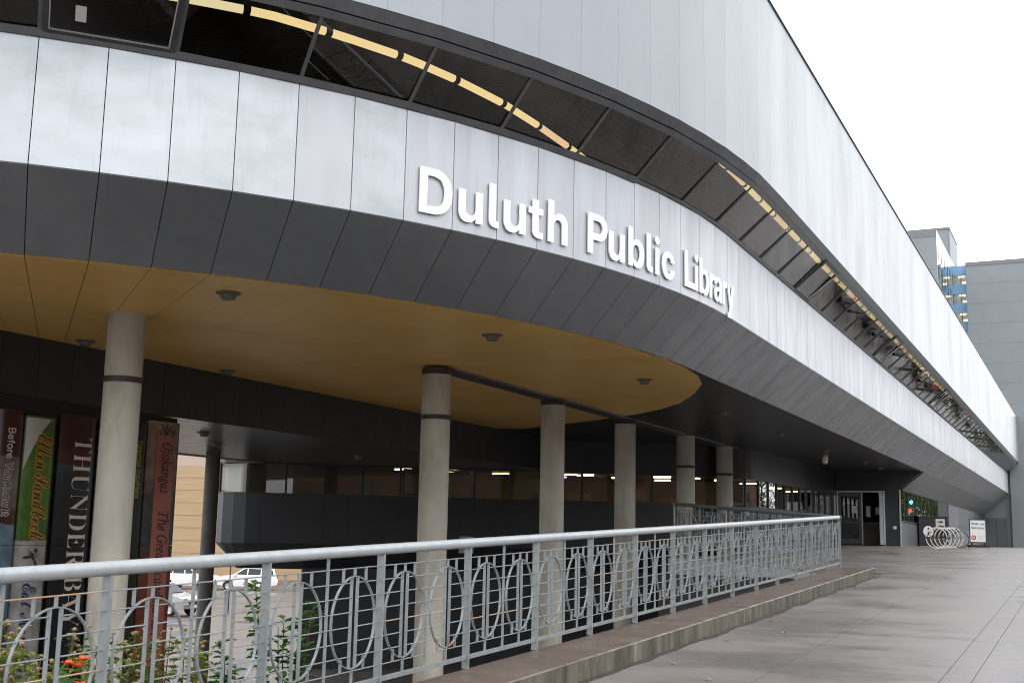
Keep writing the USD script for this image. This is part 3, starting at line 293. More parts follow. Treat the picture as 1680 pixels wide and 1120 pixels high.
"plain":{"-":"88;22,46 66,46 66,34 22,34","A":"93;1,0 37,100 56,100 92,0 75,0 66,25 27,25 18,0|47,85 31,38 61,39","B":"88;9,100 51,100 56,99 68,95 71,93 75,88 79,79 79,71 79,67 76,62 73,57 63,52 71,49 76,46 81,41 83,35 84,32 83,21 79,13 74,7 66,3 56,0 9,0|24,13 50,13 55,14 61,16 65,19 67,24 68,31 66,37 61,41 54,44 25,44|24,57 49,57 57,59 61,63 64,68 64,74 62,79 59,83 51,87 25,87","D":"96;9,100 47,100 59,98 64,96 72,92 78,86 82,80 87,71 89,62 90,45 89,37 87,28 83,21 79,15 69,7 63,3 50,0 9,0|24,14 45,13 56,16 62,19 67,24 71,31 73,37 75,46 74,58 73,65 68,75 64,80 58,83 52,86 45,87 24,86","F":"78;9,100 75,100 75,87 24,86 24,57 71,57 71,44 24,44 24,0 9,0","G":"100;5,45 5,55 7,65 9,72 12,80 16,85 22,91 27,95 35,99 44,101 56,102 70,98 77,94 85,87 92,76 94,67 78,67 77,72 74,77 68,83 63,86 57,87 46,87 37,84 29,78 27,74 22,63 21,54 21,46 24,32 27,25 33,19 40,14 46,13 57,13 67,16 75,24 79,33 79,38 55,38 55,51 95,51 94,33 92,25 90,19 81,9 76,5 68,1 59,-1 47,-2 35,1 25,6 18,13 12,20 8,31","I":"49;5,87 5,100 44,100 44,87 32,87 32,13 44,13 44,0 5,0 5,13 17,13 17,87","K":"90;9,100 24,100 25,51 69,100 88,100 49,57 89,0 70,0 38,46 24,31 24,0 9,0","L":"75;9,100 24,100 24,14 71,13 71,0 9,0","N":"99;9,100 26,100 74,23 74,100 90,100 90,0 72,0 24,77 24,0 9,0","O":"102;5,45 5,55 7,65 9,74 13,81 17,87 25,94 34,99 42,101 55,102 62,101 69,99 77,94 85,87 90,80 94,71 97,61 97,55 97,39 94,29 90,20 85,13 77,6 69,1 60,-1 47,-2 39,0 28,4 22,9 14,18 9,26 7,34|21,45 22,37 24,31 29,23 35,17 42,14 48,12 56,13 62,14 71,20 77,27 80,34 81,42 82,54 79,69 76,74 71,80 62,86 54,88 46,87 40,86 31,80 27,74 24,69 21,58","P":"85;9,100 51,100 62,98 69,95 74,90 79,82 81,75 81,65 79,56 75,49 68,43 63,40 53,38 24,37 24,0 9,0|24,51 48,51 55,52 59,55 64,59 66,66 66,73 63,80 58,84 51,87 25,87","R":"88;9,100 52,100 57,99 68,95 76,88 80,82 82,75 82,65 81,59 78,52 75,48 68,43 63,40 84,0 66,0 47,37 24,37 24,0 9,0|24,51 50,51 56,52 60,54 65,59 67,66 67,73 64,79 59,83 52,86 25,87","W":"133;1,100 17,100 18,99 37,18 58,100 75,100 96,19 115,99 116,100 132,100 105,0 87,0 67,78 46,0 28,0","Y":"91;1,100 19,100 46,55 72,100 90,100 53,40 53,0 38,0 38,40","a":"73;5,17 5,23 6,29 8,32 13,37 23,40 46,44 49,45 51,47 50,52 48,57 44,59 39,60 32,60 27,58 23,55 21,49 7,49 8,57 10,62 14,65 18,68 25,71 32,73 41,73 51,70 55,68 60,64 63,58 65,52 65,0 51,0 50,9 45,3 38,0 33,-1 26,-1 19,0 14,3 9,7 6,12|20,19 21,15 23,13 28,11 35,11 40,12 44,13 47,17 50,22 50,34 32,31 24,28 20,24","d":"79;4,31 5,43 8,54 13,62 20,69 30,72 40,72 49,69 57,62 57,100 71,100 71,0 57,0 57,10 51,3 42,-1 32,-1 23,1 15,6 10,13 6,21|20,41 20,28 22,22 24,18 28,15 35,11 41,11 45,12 52,17 54,20 57,26 58,39 56,48 53,53 46,58 41,60 36,60 31,58 24,53 21,48","e":"75;4,31 4,39 5,46 10,58 19,67 23,69 30,72 34,73 44,72 50,70 56,68 65,59 68,53 70,46 71,40 71,31 19,31 20,25 23,18 28,13 34,11 41,10 47,12 53,16 56,21 70,21 69,17 66,12 60,5 52,1 47,-1 42,-2 30,-1 24,1 16,5 12,11 8,18|19,43 56,42 56,44 54,52 50,56 44,60 35,60 27,58 23,54 20,49","f":"46;1,59 1,71 14,71 14,87 16,92 20,96 28,100 43,100 43,88 35,88 32,87 30,85 29,81 29,71 43,71 43,59 29,58 29,0 14,0 14,58","g":"79;4,32 5,43 8,55 14,64 21,69 26,71 32,73 42,72 51,68 57,61 57,71 71,71 71,-3 69,-12 65,-19 61,-23 56,-26 43,-29 35,-29 27,-27 20,-25 15,-22 10,-15 8,-7 23,-7 24,-11 27,-14 34,-16 42,-17 48,-15 51,-14 54,-11 56,-7 57,-2 57,10 51,4 44,0 38,-1 32,-1 23,2 16,6 10,13 6,23|20,34 21,24 24,19 28,15 35,12 41,12 46,13 52,18 57,27 58,32 58,40 56,48 52,54 46,58 41,60 35,60 31,59 28,57 24,53 21,48 20,42","h":"77;8,100 23,100 23,62 31,69 36,71 41,73 49,72 56,70 61,67 65,62 68,57 69,49 69,0 55,0 54,47 52,54 49,57 42,59 35,59 30,57 26,53 24,49 23,42 23,0 8,0","i":"31;6,90 6,93 8,97 11,100 13,101 18,101 20,100 23,97 25,93 25,90 23,87 21,84 18,83 13,83 11,84 8,87/8,71 23,71 23,0 8,0","k":"72;8,100 23,100 23,41 53,71 71,71 41,40 73,0 55,0 30,31 23,24 23,0 8,0","l":"34;8,100 23,100 23,18 25,13 27,12 32,12 32,0 24,0 17,1 13,3 11,6 8,12","n":"77;8,71 23,71 23,62 31,69 36,71 41,73 47,73 54,71 59,68 64,64 68,57 69,49 69,0 55,0 54,47 52,54 49,57 42,59 35,59 30,57 26,53 24,49 23,42 23,0 8,0","o":"77;4,31 4,39 5,46 8,53 11,59 15,64 21,68 31,72 36,73 44,72 52,70 56,68 62,64 66,59 69,53 72,46 73,39 73,28 70,19 68,14 60,5 56,2 48,-1 42,-2 32,-1 24,1 18,4 13,10 10,14 6,23|20,33 21,24 23,20 26,16 31,12 34,11 42,11 45,12 49,14 52,17 57,25 58,37 56,48 53,53 50,56 45,59 36,60 31,58 24,53 21,48 20,41","p":"79;8,71 22,71 23,61 28,67 36,71 41,72 48,72 55,70 63,66 69,59 73,52 75,44 75,30 73,20 68,10 60,3 52,-1 40,-1 31,2 23,9 23,-28 8,-28|22,42 22,28 24,23 26,19 30,15 35,12 39,11 44,11 48,12 52,14 55,18 59,26 60,32 60,39 58,47 54,54 50,58 44,59 35,59 30,56 25,51","r":"47;8,71 22,71 23,61 26,66 29,69 32,71 37,72 45,71 45,58 35,58 31,57 27,54 23,48 23,43 23,0 8,0","s":"68;6,14 4,22 19,22 20,18 22,15 25,12 29,10 37,10 45,12 47,15 48,18 48,22 47,24 41,27 20,33 12,37 9,41 7,45 6,48 7,56 9,61 13,66 19,69 27,72 37,72 45,71 52,68 57,63 61,56 62,49 48,49 47,53 45,56 42,59 36,61 29,60 26,59 22,56 21,52 22,48 25,45 30,43 51,38 55,35 59,32 63,25 63,16 61,10 56,5 50,1 42,-1 31,-2 22,0 13,4 9,8","t":"46;1,59 1,71 14,71 14,90 29,90 29,71 43,71 43,59 29,59 29,18 30,14 32,12 43,12 43,0 26,1 21,2 17,6 15,10 14,14 14,59","u":"77;8,71 23,71 23,27 24,21 26,17 29,14 34,12 40,12 45,13 49,16 52,19 54,23 55,27 55,71 69,71 69,0 55,0 55,10 51,5 46,2 41,-1 36,-1 30,-1 23,0 18,3 13,8 10,14 8,23","w":"107;23,0 2,71 17,71 32,18 46,71 60,71 75,18 90,71 105,71 105,68 84,0 68,0 54,51 39,0"}}

# ---------------------------------------------------------------- lettering
def glyph(font, ch):
    a, body = GLYPHS[font][ch].split(';')
    out = []
    for p in body.split('/'):
        rings = [[tuple(float(q)/100 for q in c.split(',')) for c in r.split(' ')] for r in p.split('|')]
        out.append(Polygon(rings[0], [r for r in rings[1:] if len(r) > 2]).buffer(0))
    return float(a)/100, unary_union(out)
def text_poly(font, s, cap, length=None, space=.36, thin=0):
    from shapely import affinity
    x, out = 0., []
    for ch in s:
        if ch == ' ': x += space; continue
        a, g = glyph(font, ch); out.append(affinity.translate(g, x, 0)); x += a
    P = unary_union(out); kx = length/(P.bounds[2]-P.bounds[0]) if length else cap
    P = affinity.translate(P, -P.bounds[0], 0)
    return affinity.scale(P, kx, cap, origin=(0, 0))

# ---------------------------------------------------------------- levels and the plan curve of the library
def base_z(v):
    """Pavement height at distance v along the street (world z)."""
    v = np.asarray(v, float); a = np.clip((v-40)/20, 0, 1)
    return .0353*np.minimum(np.maximum(v, -40), 40)+.353*(1-(1-a)**2)
def ground_z(n, v):
    b = base_z(v); lv = np.maximum(b, H-.42)
    t = np.clip((-5.6-np.asarray(n, float))/4., 0, 1)*np.clip((np.asarray(v, float)-28)/2, 0, 1)
    return b+(lv-b)*t
LOW = -4.45+H                                             # lower level
RC, VT, N0 = 17.59, 21.99, -6.07                            # arc radius, where the arc meets the straight front, its x
def at(s, off, z):
    """Point at arc length s along the front, off metres outside of it, z metres above the camera."""
    if s >= 0: return np.array([N0+off, VT+s, z+H])
    a = -s/RC; return np.array([N0-RC+(RC+off)*math.cos(a), VT-(RC+off)*math.sin(a), z+H])
def out_dir(s):
    a = max(-s, 0)/RC; return np.array([math.cos(a), -math.sin(a), 0.])
def along(s):
    a = max(-s, 0)/RC; return np.array([math.sin(a), math.cos(a), 0.])
S0, DS = -13.61, .7975
KS = range(-17, 122)                                        # panels from far left to the end wall
zA, zB, zC, zD, zE, zF = 4.2, 5.807, 6.50, 6.685, 10.43, 3.30
oF, oC, oD = -.90, .80, .86
V_END = 106.0

lib = thing('library_building', 'long curved grey metal library with slanted ribbon window and yellow porch soffit', 'library', (N0, VT, H))
gap = .006
def strip_panel(name, s0, s1, oa, za, ob, zb, th, m, g=gap):
    p = [at(s0+g, oa, za), at(s1-g, oa, za), at(s1-g, ob, zb), at(s0+g, ob, zb)]
    n = np.cross(p[1]-p[0], p[3]-p[0]); n /= np.linalg.norm(n)
    if np.dot(n, out_dir((s0+s1)/2)+np.array([0, 0, .0])) < 0: n = -n
    part(name, MB().slab(p, -n*th), m, lib)
for k in KS:
    s0, s1 = S0+k*DS, S0+(k+1)*DS
    if VT+s1 > V_END+.4: break
    strip_panel('band_panel', s0, s1, 0, zA, 0, zB, .03, 'aluminium_stained' if k < 4 or k == 5 else 'aluminium')
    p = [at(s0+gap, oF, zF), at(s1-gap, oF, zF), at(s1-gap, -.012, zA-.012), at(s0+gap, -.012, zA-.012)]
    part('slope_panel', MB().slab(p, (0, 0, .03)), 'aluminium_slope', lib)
    strip_panel('upper_panel', s0, s1, oD, zD, oD, zE, .03, 'aluminium_upper', .0014)
# the slope runs on further down and in beyond the entrance
for k in KS:
    s0, s1 = S0+k*DS, S0+(k+1)*DS
    if VT+s0 < 58.02 or VT+s1 > V_END+.4: continue
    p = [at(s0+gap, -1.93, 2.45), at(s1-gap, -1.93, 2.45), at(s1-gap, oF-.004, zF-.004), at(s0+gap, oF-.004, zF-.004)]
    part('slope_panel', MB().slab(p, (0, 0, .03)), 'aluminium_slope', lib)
# backing behind the panels, so that the joints read dark
bk, bu = MB(), MB()
SS = [S0+k*DS for k in KS if VT+S0+k*DS <= V_END]+[V_END-VT]
for a, b in zip(SS[:-1], SS[1:]):
    bk.quad(at(a, -.034, zA), at(b, -.034, zA), at(b, -.034, zB), at(a, -.034, zB))
    bk.quad(at(a, oF, zF+.04), at(b, oF, zF+.04), at(b, -.034, zA+.04), at(a, -.034, zA+.04))
    bu.quad(at(a, oD-.034, zD), at(b, oD-.034, zD), at(b, oD-.034, zE), at(a, oD-.034, zE))
part('panel_backing', bk, 'black_gap', lib); part('upper_backing', bu, 'aluminium_upper', lib)
# ribbon window: sill, mullions, panes, head
WK = list(range(-16, 120, 2))
d45 = np.array([oC, 0, zC-zB])
for k in WK:
    s0, s1 = S0+k*DS, S0+(k+2)*DS
    if VT+s1 > V_END+.3: break
    far = k > 60
    zl, zh = (.035, .05) if k < 12 else (.012, .034)
    part('window_sill', MB().hexa([at(s0, .03, zB-zl), at(s1, .03, zB-zl), at(s1, -.12, zB-zl), at(s0, -.12, zB-zl), at(s0, .03+zh*.9, zB+zh), at(s1, .03+zh*.9, zB+zh), at(s1, -.12, zB+zh), at(s0, -.12, zB+zh)]), 'frame_metal', lib)
    part('window_head', MB().hexa([at(s0, oC-.07, zC-.075), at(s1, oC-.07, zC-.075), at(s1, oC-.12, zC-.03), at(s0, oC-.12, zC-.03), at(s0, oC+.0, zC+.0), at(s1, oC+.0, zC+.0), at(s1, oC-.1, zC+.06), at(s0, oC-.1, zC+.06)]), 'frame_metal', lib)
    part('head_trim', MB().hexa([at(s0, oC-.03, zC+.045), at(s1, oC-.03, zC+.045), at(s1, oC-.085, zC+.045), at(s0, oC-.085, zC+.045), at(s0, oD+.012, zD-.004), at(s1, oD+.012, zD-.004), at(s1, oC-.085, zD-.004), at(s0, oC-.085, zD-.004)]), 'frame_metal', lib)
    o = out_dir(s0); dn = np.array([*(o[:2]*(zC-zB)), -oC]); dn /= np.linalg.norm(dn)      # outward normal of the slanted glass
    part('mullion', MB().bar(at(s0, .05, zB+.04)+dn*.0, at(s0, oC-.05, zC-.03)+dn*.0, .05 if k < 14 else .036, .024, dn), 'frame_metal', lib)
    sash = k in (0, 24, 38, 56)
    a, b = .02, .985
    e0 = .012
    q = [at(s0+e0, oC*a, zB+(zC-zB)*a), at(s1-e0, oC*a, zB+(zC-zB)*a), at(s1-e0, oC*b, zB+(zC-zB)*b), at(s0+e0, oC*b, zB+(zC-zB)*b)]
    pn = part('window_pane', MB().slab(np.array(q)-dn*.02, -dn*.008), 'tinted_glass', lib)
    if k == 0: part('window_label', MB().slab([q[0]+(q[1]-q[0])*a_+(q[3]-q[0])*b_-dn*.01 for a_, b_ in ((.24, .22), (.32, .22), (.32, .42), (.24, .42))], -dn*.004), 'sign_grey', pn)
    if sash:
        for (i, j) in ((0, 1), (1, 2), (2, 3), (3, 0)):
            c = np.mean(q, axis=0)
            A, B = [c+(q[t]-c)*np.array([.94, .94, .90]) for t in (i, j)]
            part('sash_bar', MB().bar(A+dn*.005, B+dn*.005, .07, .06, dn), 'dark_metal', pn)
            A, B = [c+(q[t]-c)*np.array([.885, .885, .80]) for t in (i, j)]
            part('sash_bead', MB().bar(A+dn*.022, B+dn*.022, .014, .03, dn), 'silver_metal', pn)
gm = MB()
for k in WK:
    s0, s1 = S0+k*DS, S0+(k+2)*DS
    if VT+s1 > V_END+.3: break
    gm.hexa([at(s0, oC-.09, zC+.02), at(s1, oC-.09, zC+.02), at(s1, oC-.13, zC+.02), at(s0, oC-.13, zC+.02), at(s0, oC-.09, zD), at(s1, oC-.09, zD), at(s1, oC-.13, zD), at(s0, oC-.13, zD)])
part('shadow_gap', gm, 'black_gap', lib)
# roof edge, roof, floors and back walls
cp = MB()
for a, b in zip(SS[:-1], SS[1:]):
    cp.hexa([at(a, oD-.3, zE+.002), at(b, oD-.3, zE+.002), at(b, oD+.03, zE+.002), at(a, oD+.03, zE+.002), at(a, oD-.3, zE+.04), at(b, oD-.3, zE+.04), at(b, oD+.025, zE+.04), at(a, oD+.025, zE+.04)])
part('roof_edge', cp, 'frame_metal', lib)
NB = -24.6
def plan(off):
    pts = [at(s, off, 0)[:2] for s in np.linspace(-RC*math.pi/2, 0, 60)]+[(N0+off, V_END-.02)]
    return Polygon([(NB, pts[0][1])]+[tuple(p) for p in pts]+[(NB, V_END-.02)])
flat = lambda z0: (lambda x, y, d: np.c_[x, y, d+z0])
part('roof', MB().poly(plan(oD-.06), .35, flat(zE-.4+H)), 'dark_metal', lib)
part('floor_slab', MB().poly(plan(-1.0), 1.5, flat(zF+.10+H)), 'core', lib)
part('floor_slab', MB().poly(plan(-.3), .4, flat(zB-.65+H)), 'core', lib, label='upper floor slab behind the band')
part('ceiling', MB().poly(plan(oD-.3), .1, flat(zC+.95+H)), 'interior_slat', lib)
sl = MB()
for v in np.arange(4.5, V_END-.5, .11):
    lo = NB+1
    hi = N0+.45 if v > VT else N0-RC+math.sqrt(max((RC+.45)**2-(v-VT)**2, .01))
    sl.box((max(lo, hi-13), v, zC+.86+H), (hi, v+.07, zC+.93+H))
part('ceiling_slat', sl, 'interior_slat', lib, kind='stuff')
part('back_wall', MB().box((NB-.2, 4.3, 2.2+H), (NB, V_END, zE+H)), 'tan_cornice', lib)
iw = MB()
for a, b in zip(SS[:-1], SS[1:]):
    iw.quad(at(a, -8., zB-.3), at(b, -8., zB-.3), at(b, -8., zC+.9), at(a, -8., zC+.9))
part('inner_wall', iw, 'interior_wall', lib)
# soffit: yellow porch panels cut by the radial joints, dark slats beyond
edge = [tuple(at(s, oF-.06, 0)[:2]) for s in np.linspace(-25, -2.5, 46)]
YEL = Polygon(edge+[(-7.03, 21.0), (-7.03, 22.3), (-7.14, 23.5), (-7.42, 24.7), (-8.08, 26.3), (-8.95, 28.0), (-9.9, 29.3), (-10.95, 30.35), (-12.3, 31.4), (-15.3, 33.3), (-16.0, 33.68), (-16.66, 33.3), (-16.66, 4.2)]).buffer(0)
cuts = []
for k in range(-17, 18, 1):
    s = S0+k*DS; w = .005 if k < 4 else .0022
    if s < -1.5:
        a, b = at(s, .5, 0)[:2], at(s, -16.5, 0)[:2]
        cuts.append(LineString([a, b]).buffer(w))
pieces = YEL.difference(unary_union(cuts))
for g in sorted(getattr(pieces, 'geoms', [pieces]), key=lambda g: (round(g.centroid.y, 2), g.centroid.x)):
    if g.area > .003: part('soffit_panel', MB().poly(g, .03, flat(zF-.012+H)), 'yellow_panel', lib)
DK = plan(oF-.01).intersection(sbox(-16.66, 4, 0, 57.98))
DKs = DK.difference(YEL.buffer(-.03))
st = MB()
for v in np.arange(20, 58, .165):
    st.poly(DKs.intersection(sbox(-30, v, 0, v+.15)), .02, flat(zF+.005+H))
part('soffit_slat', st, 'dark_slat', lib, kind='stuff', label='dark narrow slats of the soffit beyond the yellow panels')
part('soffit_backing', MB().poly(DK, .03, flat(zF+.03+H)), 'core', lib)
# drop wall behind the yellow soffit and the lower slatted soffit beyond it
for i, v in enumerate(np.arange(3.2, 46.5, .8)):
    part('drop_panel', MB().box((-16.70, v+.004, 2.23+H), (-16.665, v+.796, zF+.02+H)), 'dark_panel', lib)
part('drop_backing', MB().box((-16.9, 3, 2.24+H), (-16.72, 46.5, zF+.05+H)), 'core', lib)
ls = MB()
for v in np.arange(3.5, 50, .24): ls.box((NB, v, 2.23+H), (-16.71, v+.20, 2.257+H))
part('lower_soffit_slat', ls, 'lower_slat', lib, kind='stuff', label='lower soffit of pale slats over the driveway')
part('lower_soffit_backing', MB().box((NB, 3.5, 2.26+H), (-16.9, 50, 2.3+H)), 'core', lib)
# beam strip between the columns, downlights
part('soffit_beam', MB().box((-11.85, 20.9, zF-.06+H), (-11.40, 44.5, zF-.013+H)), 'aluminium_slope', lib)
def downlight(n, v, z, r=.175):
    d = part('downlight', MB().lathe((n, v, z+H), [(0, 0), (r, 0), (r, -.018), (r*.62, -.03)], 20), 'downlight_metal', lib, smooth=40)
    part('lens_ring', MB().lathe((n, v, z+H), [(r*.62, -.03), (r*.6, -.085), (r*.5, -.098), (0, -.09)], 20), 'downlight_metal', d, smooth=40)
for n, v in ((-10.8, 13.1), (-8.85, 17.5), (-8.33, 23.6), (-16.15, 19.7), (-16.1, 15.7)): downlight(n, v, zF-.012)
for n, v in ((-18.6, 22.0), (-20.4, 24.6), (-19.5, 30.0), (-21, 37)): downlight(n, v, 2.23, .17)
for n, v in ((-8.6, 30.5), (-8.6, 37.0), (-8.6, 44.0), (-8.4, 51.0), (-8.4, 55.0)): downlight(n, v, zF+.005, .16)
# columns
def column(n, v, r, top, rings, collar=False, m='concrete_column'):
    c = part('column', MB().lathe((n, v, LOW-.1), [(r, 0), (r, top+H-LOW+.1)], 40), m, lib, smooth=60)
    if collar: part('collar', MB().lathe((n, v, top+H), [(r, -.13), (r+.012, -.13), (r+.012, 0)], 40), 'rust_brown', c, smooth=30)
    for z in rings: part('ring', MB().lathe((n, v, z+H), [(r, -.045), (r+.012, -.045), (r+.012, .045), (r, .045)], 40), 'rust_brown', c, smooth=30)
column(-13.46, 13.95, .285, zF-.012, [2.25])
for v, rg, col in ((20.6, [2.27], 1), (26.35, [], 1), (31.35, [], 1), (36.9, [2.27], 0), (41.4, [2.27], 0)): column(-11.63, v, .29, zF-.05, rg, col)
column(-23.62, 28.4, .215, 2.25, [], False, 'dark_concrete')
# ground-floor rooms under the soffit: dark metal wall, ribbon window, sloped underside
pod = [(-24.1, 37.4), (-25.8, 34.9), (-26.6, 33.3), (-26.6, 32.5), (-26.25, 31.85), (-25.6, 31.6), (-24.7, 32.0), (-19.9, 35.7), (-15.5, 39.0), (-12.2, 41.5), (-11.35, 42.4), (-11.05, 43.6), (-10.95, 50), (-10.87, 57.95)]
def resample(P, d):
    P = np.array(P, float); L = np.r_[0, np.cumsum(np.linalg.norm(np.diff(P, axis=0), axis=1))]
    t = np.linspace(0, L[-1], int(round(L[-1]/d))+1); return np.c_[np.interp(t, L, P[:, 0]), np.interp(t, L, P[:, 1])]
def round_corners(P, n):
    P = np.array(P, float)
    for _ in range(n): P = np.vstack([P[:1]]+[[.75*a+.25*b, .25*a+.75*b] for a, b in zip(P[:-1], P[1:])]+[P[-1:]])
    return P
PP = resample(round_corners(pod, 2), .42)
def pz(p, z): return np.array([p[0], p[1], z+H])
zs0, zs1, zpb = 1.20, 2.22, -.44
for i in range(len(PP)-1):
    a, b = PP[i], PP[i+1]; t = (b-a)/np.linalg.norm(b-a); o = np.array([t[1], -t[0]])
    e = t*.0012; i3 = np.array([-o[0]*.03, -o[1]*.03, 0])
    low = zpb if b[1] < 42.5 or b[0] < -11.3 else float(ground_z(-11, b[1])-H-.3)
    m = 'room_metal' if b[1] < 43.2 else 'grey_panel'
    part('room_panel', MB().slab([pz(a+e, low), pz(b-e, low), pz(b-e, zs0-.03), pz(a+e, zs0-.03)], i3), m, lib)
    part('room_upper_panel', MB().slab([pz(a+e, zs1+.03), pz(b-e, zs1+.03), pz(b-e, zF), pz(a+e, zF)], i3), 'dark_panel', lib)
    if low == zpb:
        c = np.array([-o[0], -o[1]])
        part('room_underside', MB().slab([pz(a+c*.9, -1.25), pz(b+c*.9, -1.25), pz(b-e, zpb), pz(a+e, zpb)], (0, 0, .03)), 'dark_panel', lib)
    part('room_window_rail', MB().bar(pz(a-o*.03, zs0), pz(b-o*.03, zs0), .08, .06), 'dark_metal', lib)
    part('room_window_rail', MB().bar(pz(a-o*.03, zs1), pz(b-o*.03, zs1), .08, .06), 'dark_metal', lib)
for i in range(0, len(PP)-3, 3):
    a, b = PP[i], PP[i+3]; t = (b-a)/np.linalg.norm(b-a); o = np.array([t[1], -t[0]])
    part('room_window_post', MB().bar(pz(a-o*.03, zs0), pz(a-o*.03, zs1), .07, .09, (o[0], o[1], 0)), 'dark_metal', lib)
    g = part('room_window_pane', MB().slab([pz(a-o*.03, zs0+.03), pz(b-o*.03, zs0+.03), pz(b-o*.03, zs1-.03), pz(a-o*.03, zs1-.03)], (-o[0]*.008, -o[1]*.008, 0)), 'clear_glass', lib)
    if i in (12, 30, 33, 57, 78, 90):
        q = [pz(a-o*.02+t*.1, zs0+.09), pz(b-o*.02-t*.1, zs0+.09), pz(b-o*.02-t*.1, zs1-.09), pz(a-o*.02+t*.1, zs1-.09)]
        for j in range(4): part('sash_bar', MB().bar(q[j], q[(j+1) % 4], .05, .05, (o[0], o[1], 0)), 'frame_metal' if i > 30 else 'dark_metal', g)
PIN = Polygon([tuple(p) for p in pod[4:]]+[(-22, 57.9), (-26.5, 43)]).buffer(-.12)
part('room_floor', MB().poly(PIN.buffer(-.9), .1, flat(-1.24+H)), 'core', lib)
part('room_floor', MB().poly(PIN.buffer(-.05), .1, flat(.2+H)), 'interior_wall', lib)
part('room_ceiling', MB().poly(PIN, .06, flat(2.34+H)), 'interior_wall', lib)
rb = MB()
for a, b in zip(PP[:-1], PP[1:]):
    t = (b-a)/np.linalg.norm(b-a); c = np.array([-t[1], t[0]])*.05; l = zpb if b[1] < 42.5 else -.5
    rb.quad(pz(a+c, l), pz(b+c, l), pz(b+c, zs0-.03), pz(a+c, zs0-.03)); rb.quad(pz(a+c, zs1+.03), pz(b+c, zs1+.03), pz(b+c, zF), pz(a+c, zF))
part('room_backing', rb, 'black_gap', lib)
bw = MB()
for a, b in zip([(-25.35, 31.95), (-24.9, 32.9), (-24.3, 36.9), (-17.0, 47.0), (-13.4, 48.5)], [(-24.9, 32.9), (-24.3, 36.9), (-17.0, 47.0), (-13.4, 48.5), (-13.2, 57.8)]):
    bw.quad((*a, .2+H), (*b, .2+H), (*b, 2.34+H), (*a, 2.34+H))
part('window_blind', MB().slab([pz((-26.3, 32.3), zs0+.05), pz((-25.3, 31.95), zs0+.05), pz((-25.3, 31.95), zs1-.03), pz((-26.3, 32.3), zs1-.03)], (.02, .05, 0)), 'white_letter', lib)
part('room_back_wall', bw, 'light_wall', lib)
for (n, v, w, h) in ((-20.5, 38.6, 1.6, 1.75), (-18.0, 41.5, 2.2, 1.6), (-16.0, 43.6, 1.4, 1.85), (-14.4, 45.4, 1.8, 1.6), (-12.9, 49.5, .4, 1.7), (-13.0, 53.0, .5, 1.6)):
    part('book_case', MB().box((n-w/2, v, .3+H), (n+w/2, v+.35, h+H)), 'book_shelf', lib)
for (n, v) in ((-17.5, 39.5), (-16.6, 40.6), (-14.2, 42.2), (-13.4, 43.2), (-16.0, 42.6), (-19.5, 39.5), (-12.6, 44.6), (-15.0, 44.6), (-18.2, 41.8), (-17.1, 40.2), (-15.4, 41.6), (-20.6, 37.6), (-21.8, 36.4), (-12.3, 47.2), (-12.3, 51.5), (-12.3, 55.0)):
    part('ceiling_strip_light', MB().box((n-.32, v-.06, 2.2+H), (n+.32, v+.06, 2.26+H)), 'strip_warm', lib)
uw = MB()
UW = [(-21.0, 57), (-22.6, 36.6), (-23.7, 33.35), (-18.5, 37.6), (-13.2, 41.6), (-12.3, 43.5), (-12.3, 57.9)]
for a, b in zip(UW[:-1], UW[1:]): uw.hexa([(*a, LOW-.1), (*b, LOW-.1), (b[0]-.2, b[1]+.2, LOW-.1), (a[0]-.2, a[1]+.2, LOW-.1), (*a, H-1.2), (*b, H-1.2), (b[0]-.2, b[1]+.2, H-1.2), (a[0]-.2, a[1]+.2, H-1.2)])
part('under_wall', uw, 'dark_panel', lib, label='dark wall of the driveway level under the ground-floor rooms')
# entrance wall with the double door
VD = 58.0
zg = float(base_z(VD))-H
ew = Polygon([(-12.5, zg-.3), (-8.0, zg-.3), (-8.0, 2.45), (N0+oF, zF), (-12.5, zF)])
dz = zg+2.5
ew = ew.difference(sbox(-10.87, zg-.5, -8.68, dz))
ew = ew.difference(sbox(-8.0, -5, -5, zg-.01))
part('entrance_wall', MB().poly(ew, .15, lambda x, y, d: np.c_[x, VD+d, y+H]), 'dark_panel', lib)
ef = part('entrance_door', MB().bar((-10.84, VD+.05, zg+H), (-10.84, VD+.05, dz+H), .06, .12, (0, 1, 0)).bar((-9.72, VD+.05, zg+H), (-9.72, VD+.05, dz+H), .05, .1, (0, 1, 0)).bar((-8.71, VD+.02, zg+H), (-8.71, VD+.02, dz+H), .06, .12, (0, 1, 0)).bar((-10.87, VD+.05, dz-.04+H), (-8.68, VD+.05, dz-.04+H), .1, .08), 'silver_metal', lib, label='double entrance door, the right leaf standing open')
def leafdoor(x0, x1, y, m):
    d = MB()
    for a, b in ((x0, x0+.12), (x1-.12, x1)): d.box((a, y, zg+.02+H), (b, y+.05, dz-.1+H))
    for a, b in ((zg+.02, zg+.27), (dz-.25, dz-.1), (zg+1.0, zg+1.06)): d.box((x0+.12, y+.002, a+H), (x1-.12, y+.048, b+H))
    l = part('door_leaf', d, m, ef)
    part('door_pane', MB().box((x0+.12, y+.02, zg+.27+H), (x1-.12, y+.03, dz-.25+H)), 'clear_glass', ef)
    part('pull_handle', MB().tube([(x1-.06, y-.02, zg+.9+H), (x1-.06, y-.06, zg+.95+H), (x1-.06, y-.06, zg+1.25+H), (x1-.06, y-.02, zg+1.3+H)], .015, 6), 'silver_metal', ef)
leafdoor(-10.80, -9.76, VD+.05, 'grey_panel')
part('door_leaf', MB().box((-8.80, VD-.9, zg+.02+H), (-8.76, VD-.02, zg+2.38+H)), 'aluminium', ef, label='right door leaf folded open towards the street')
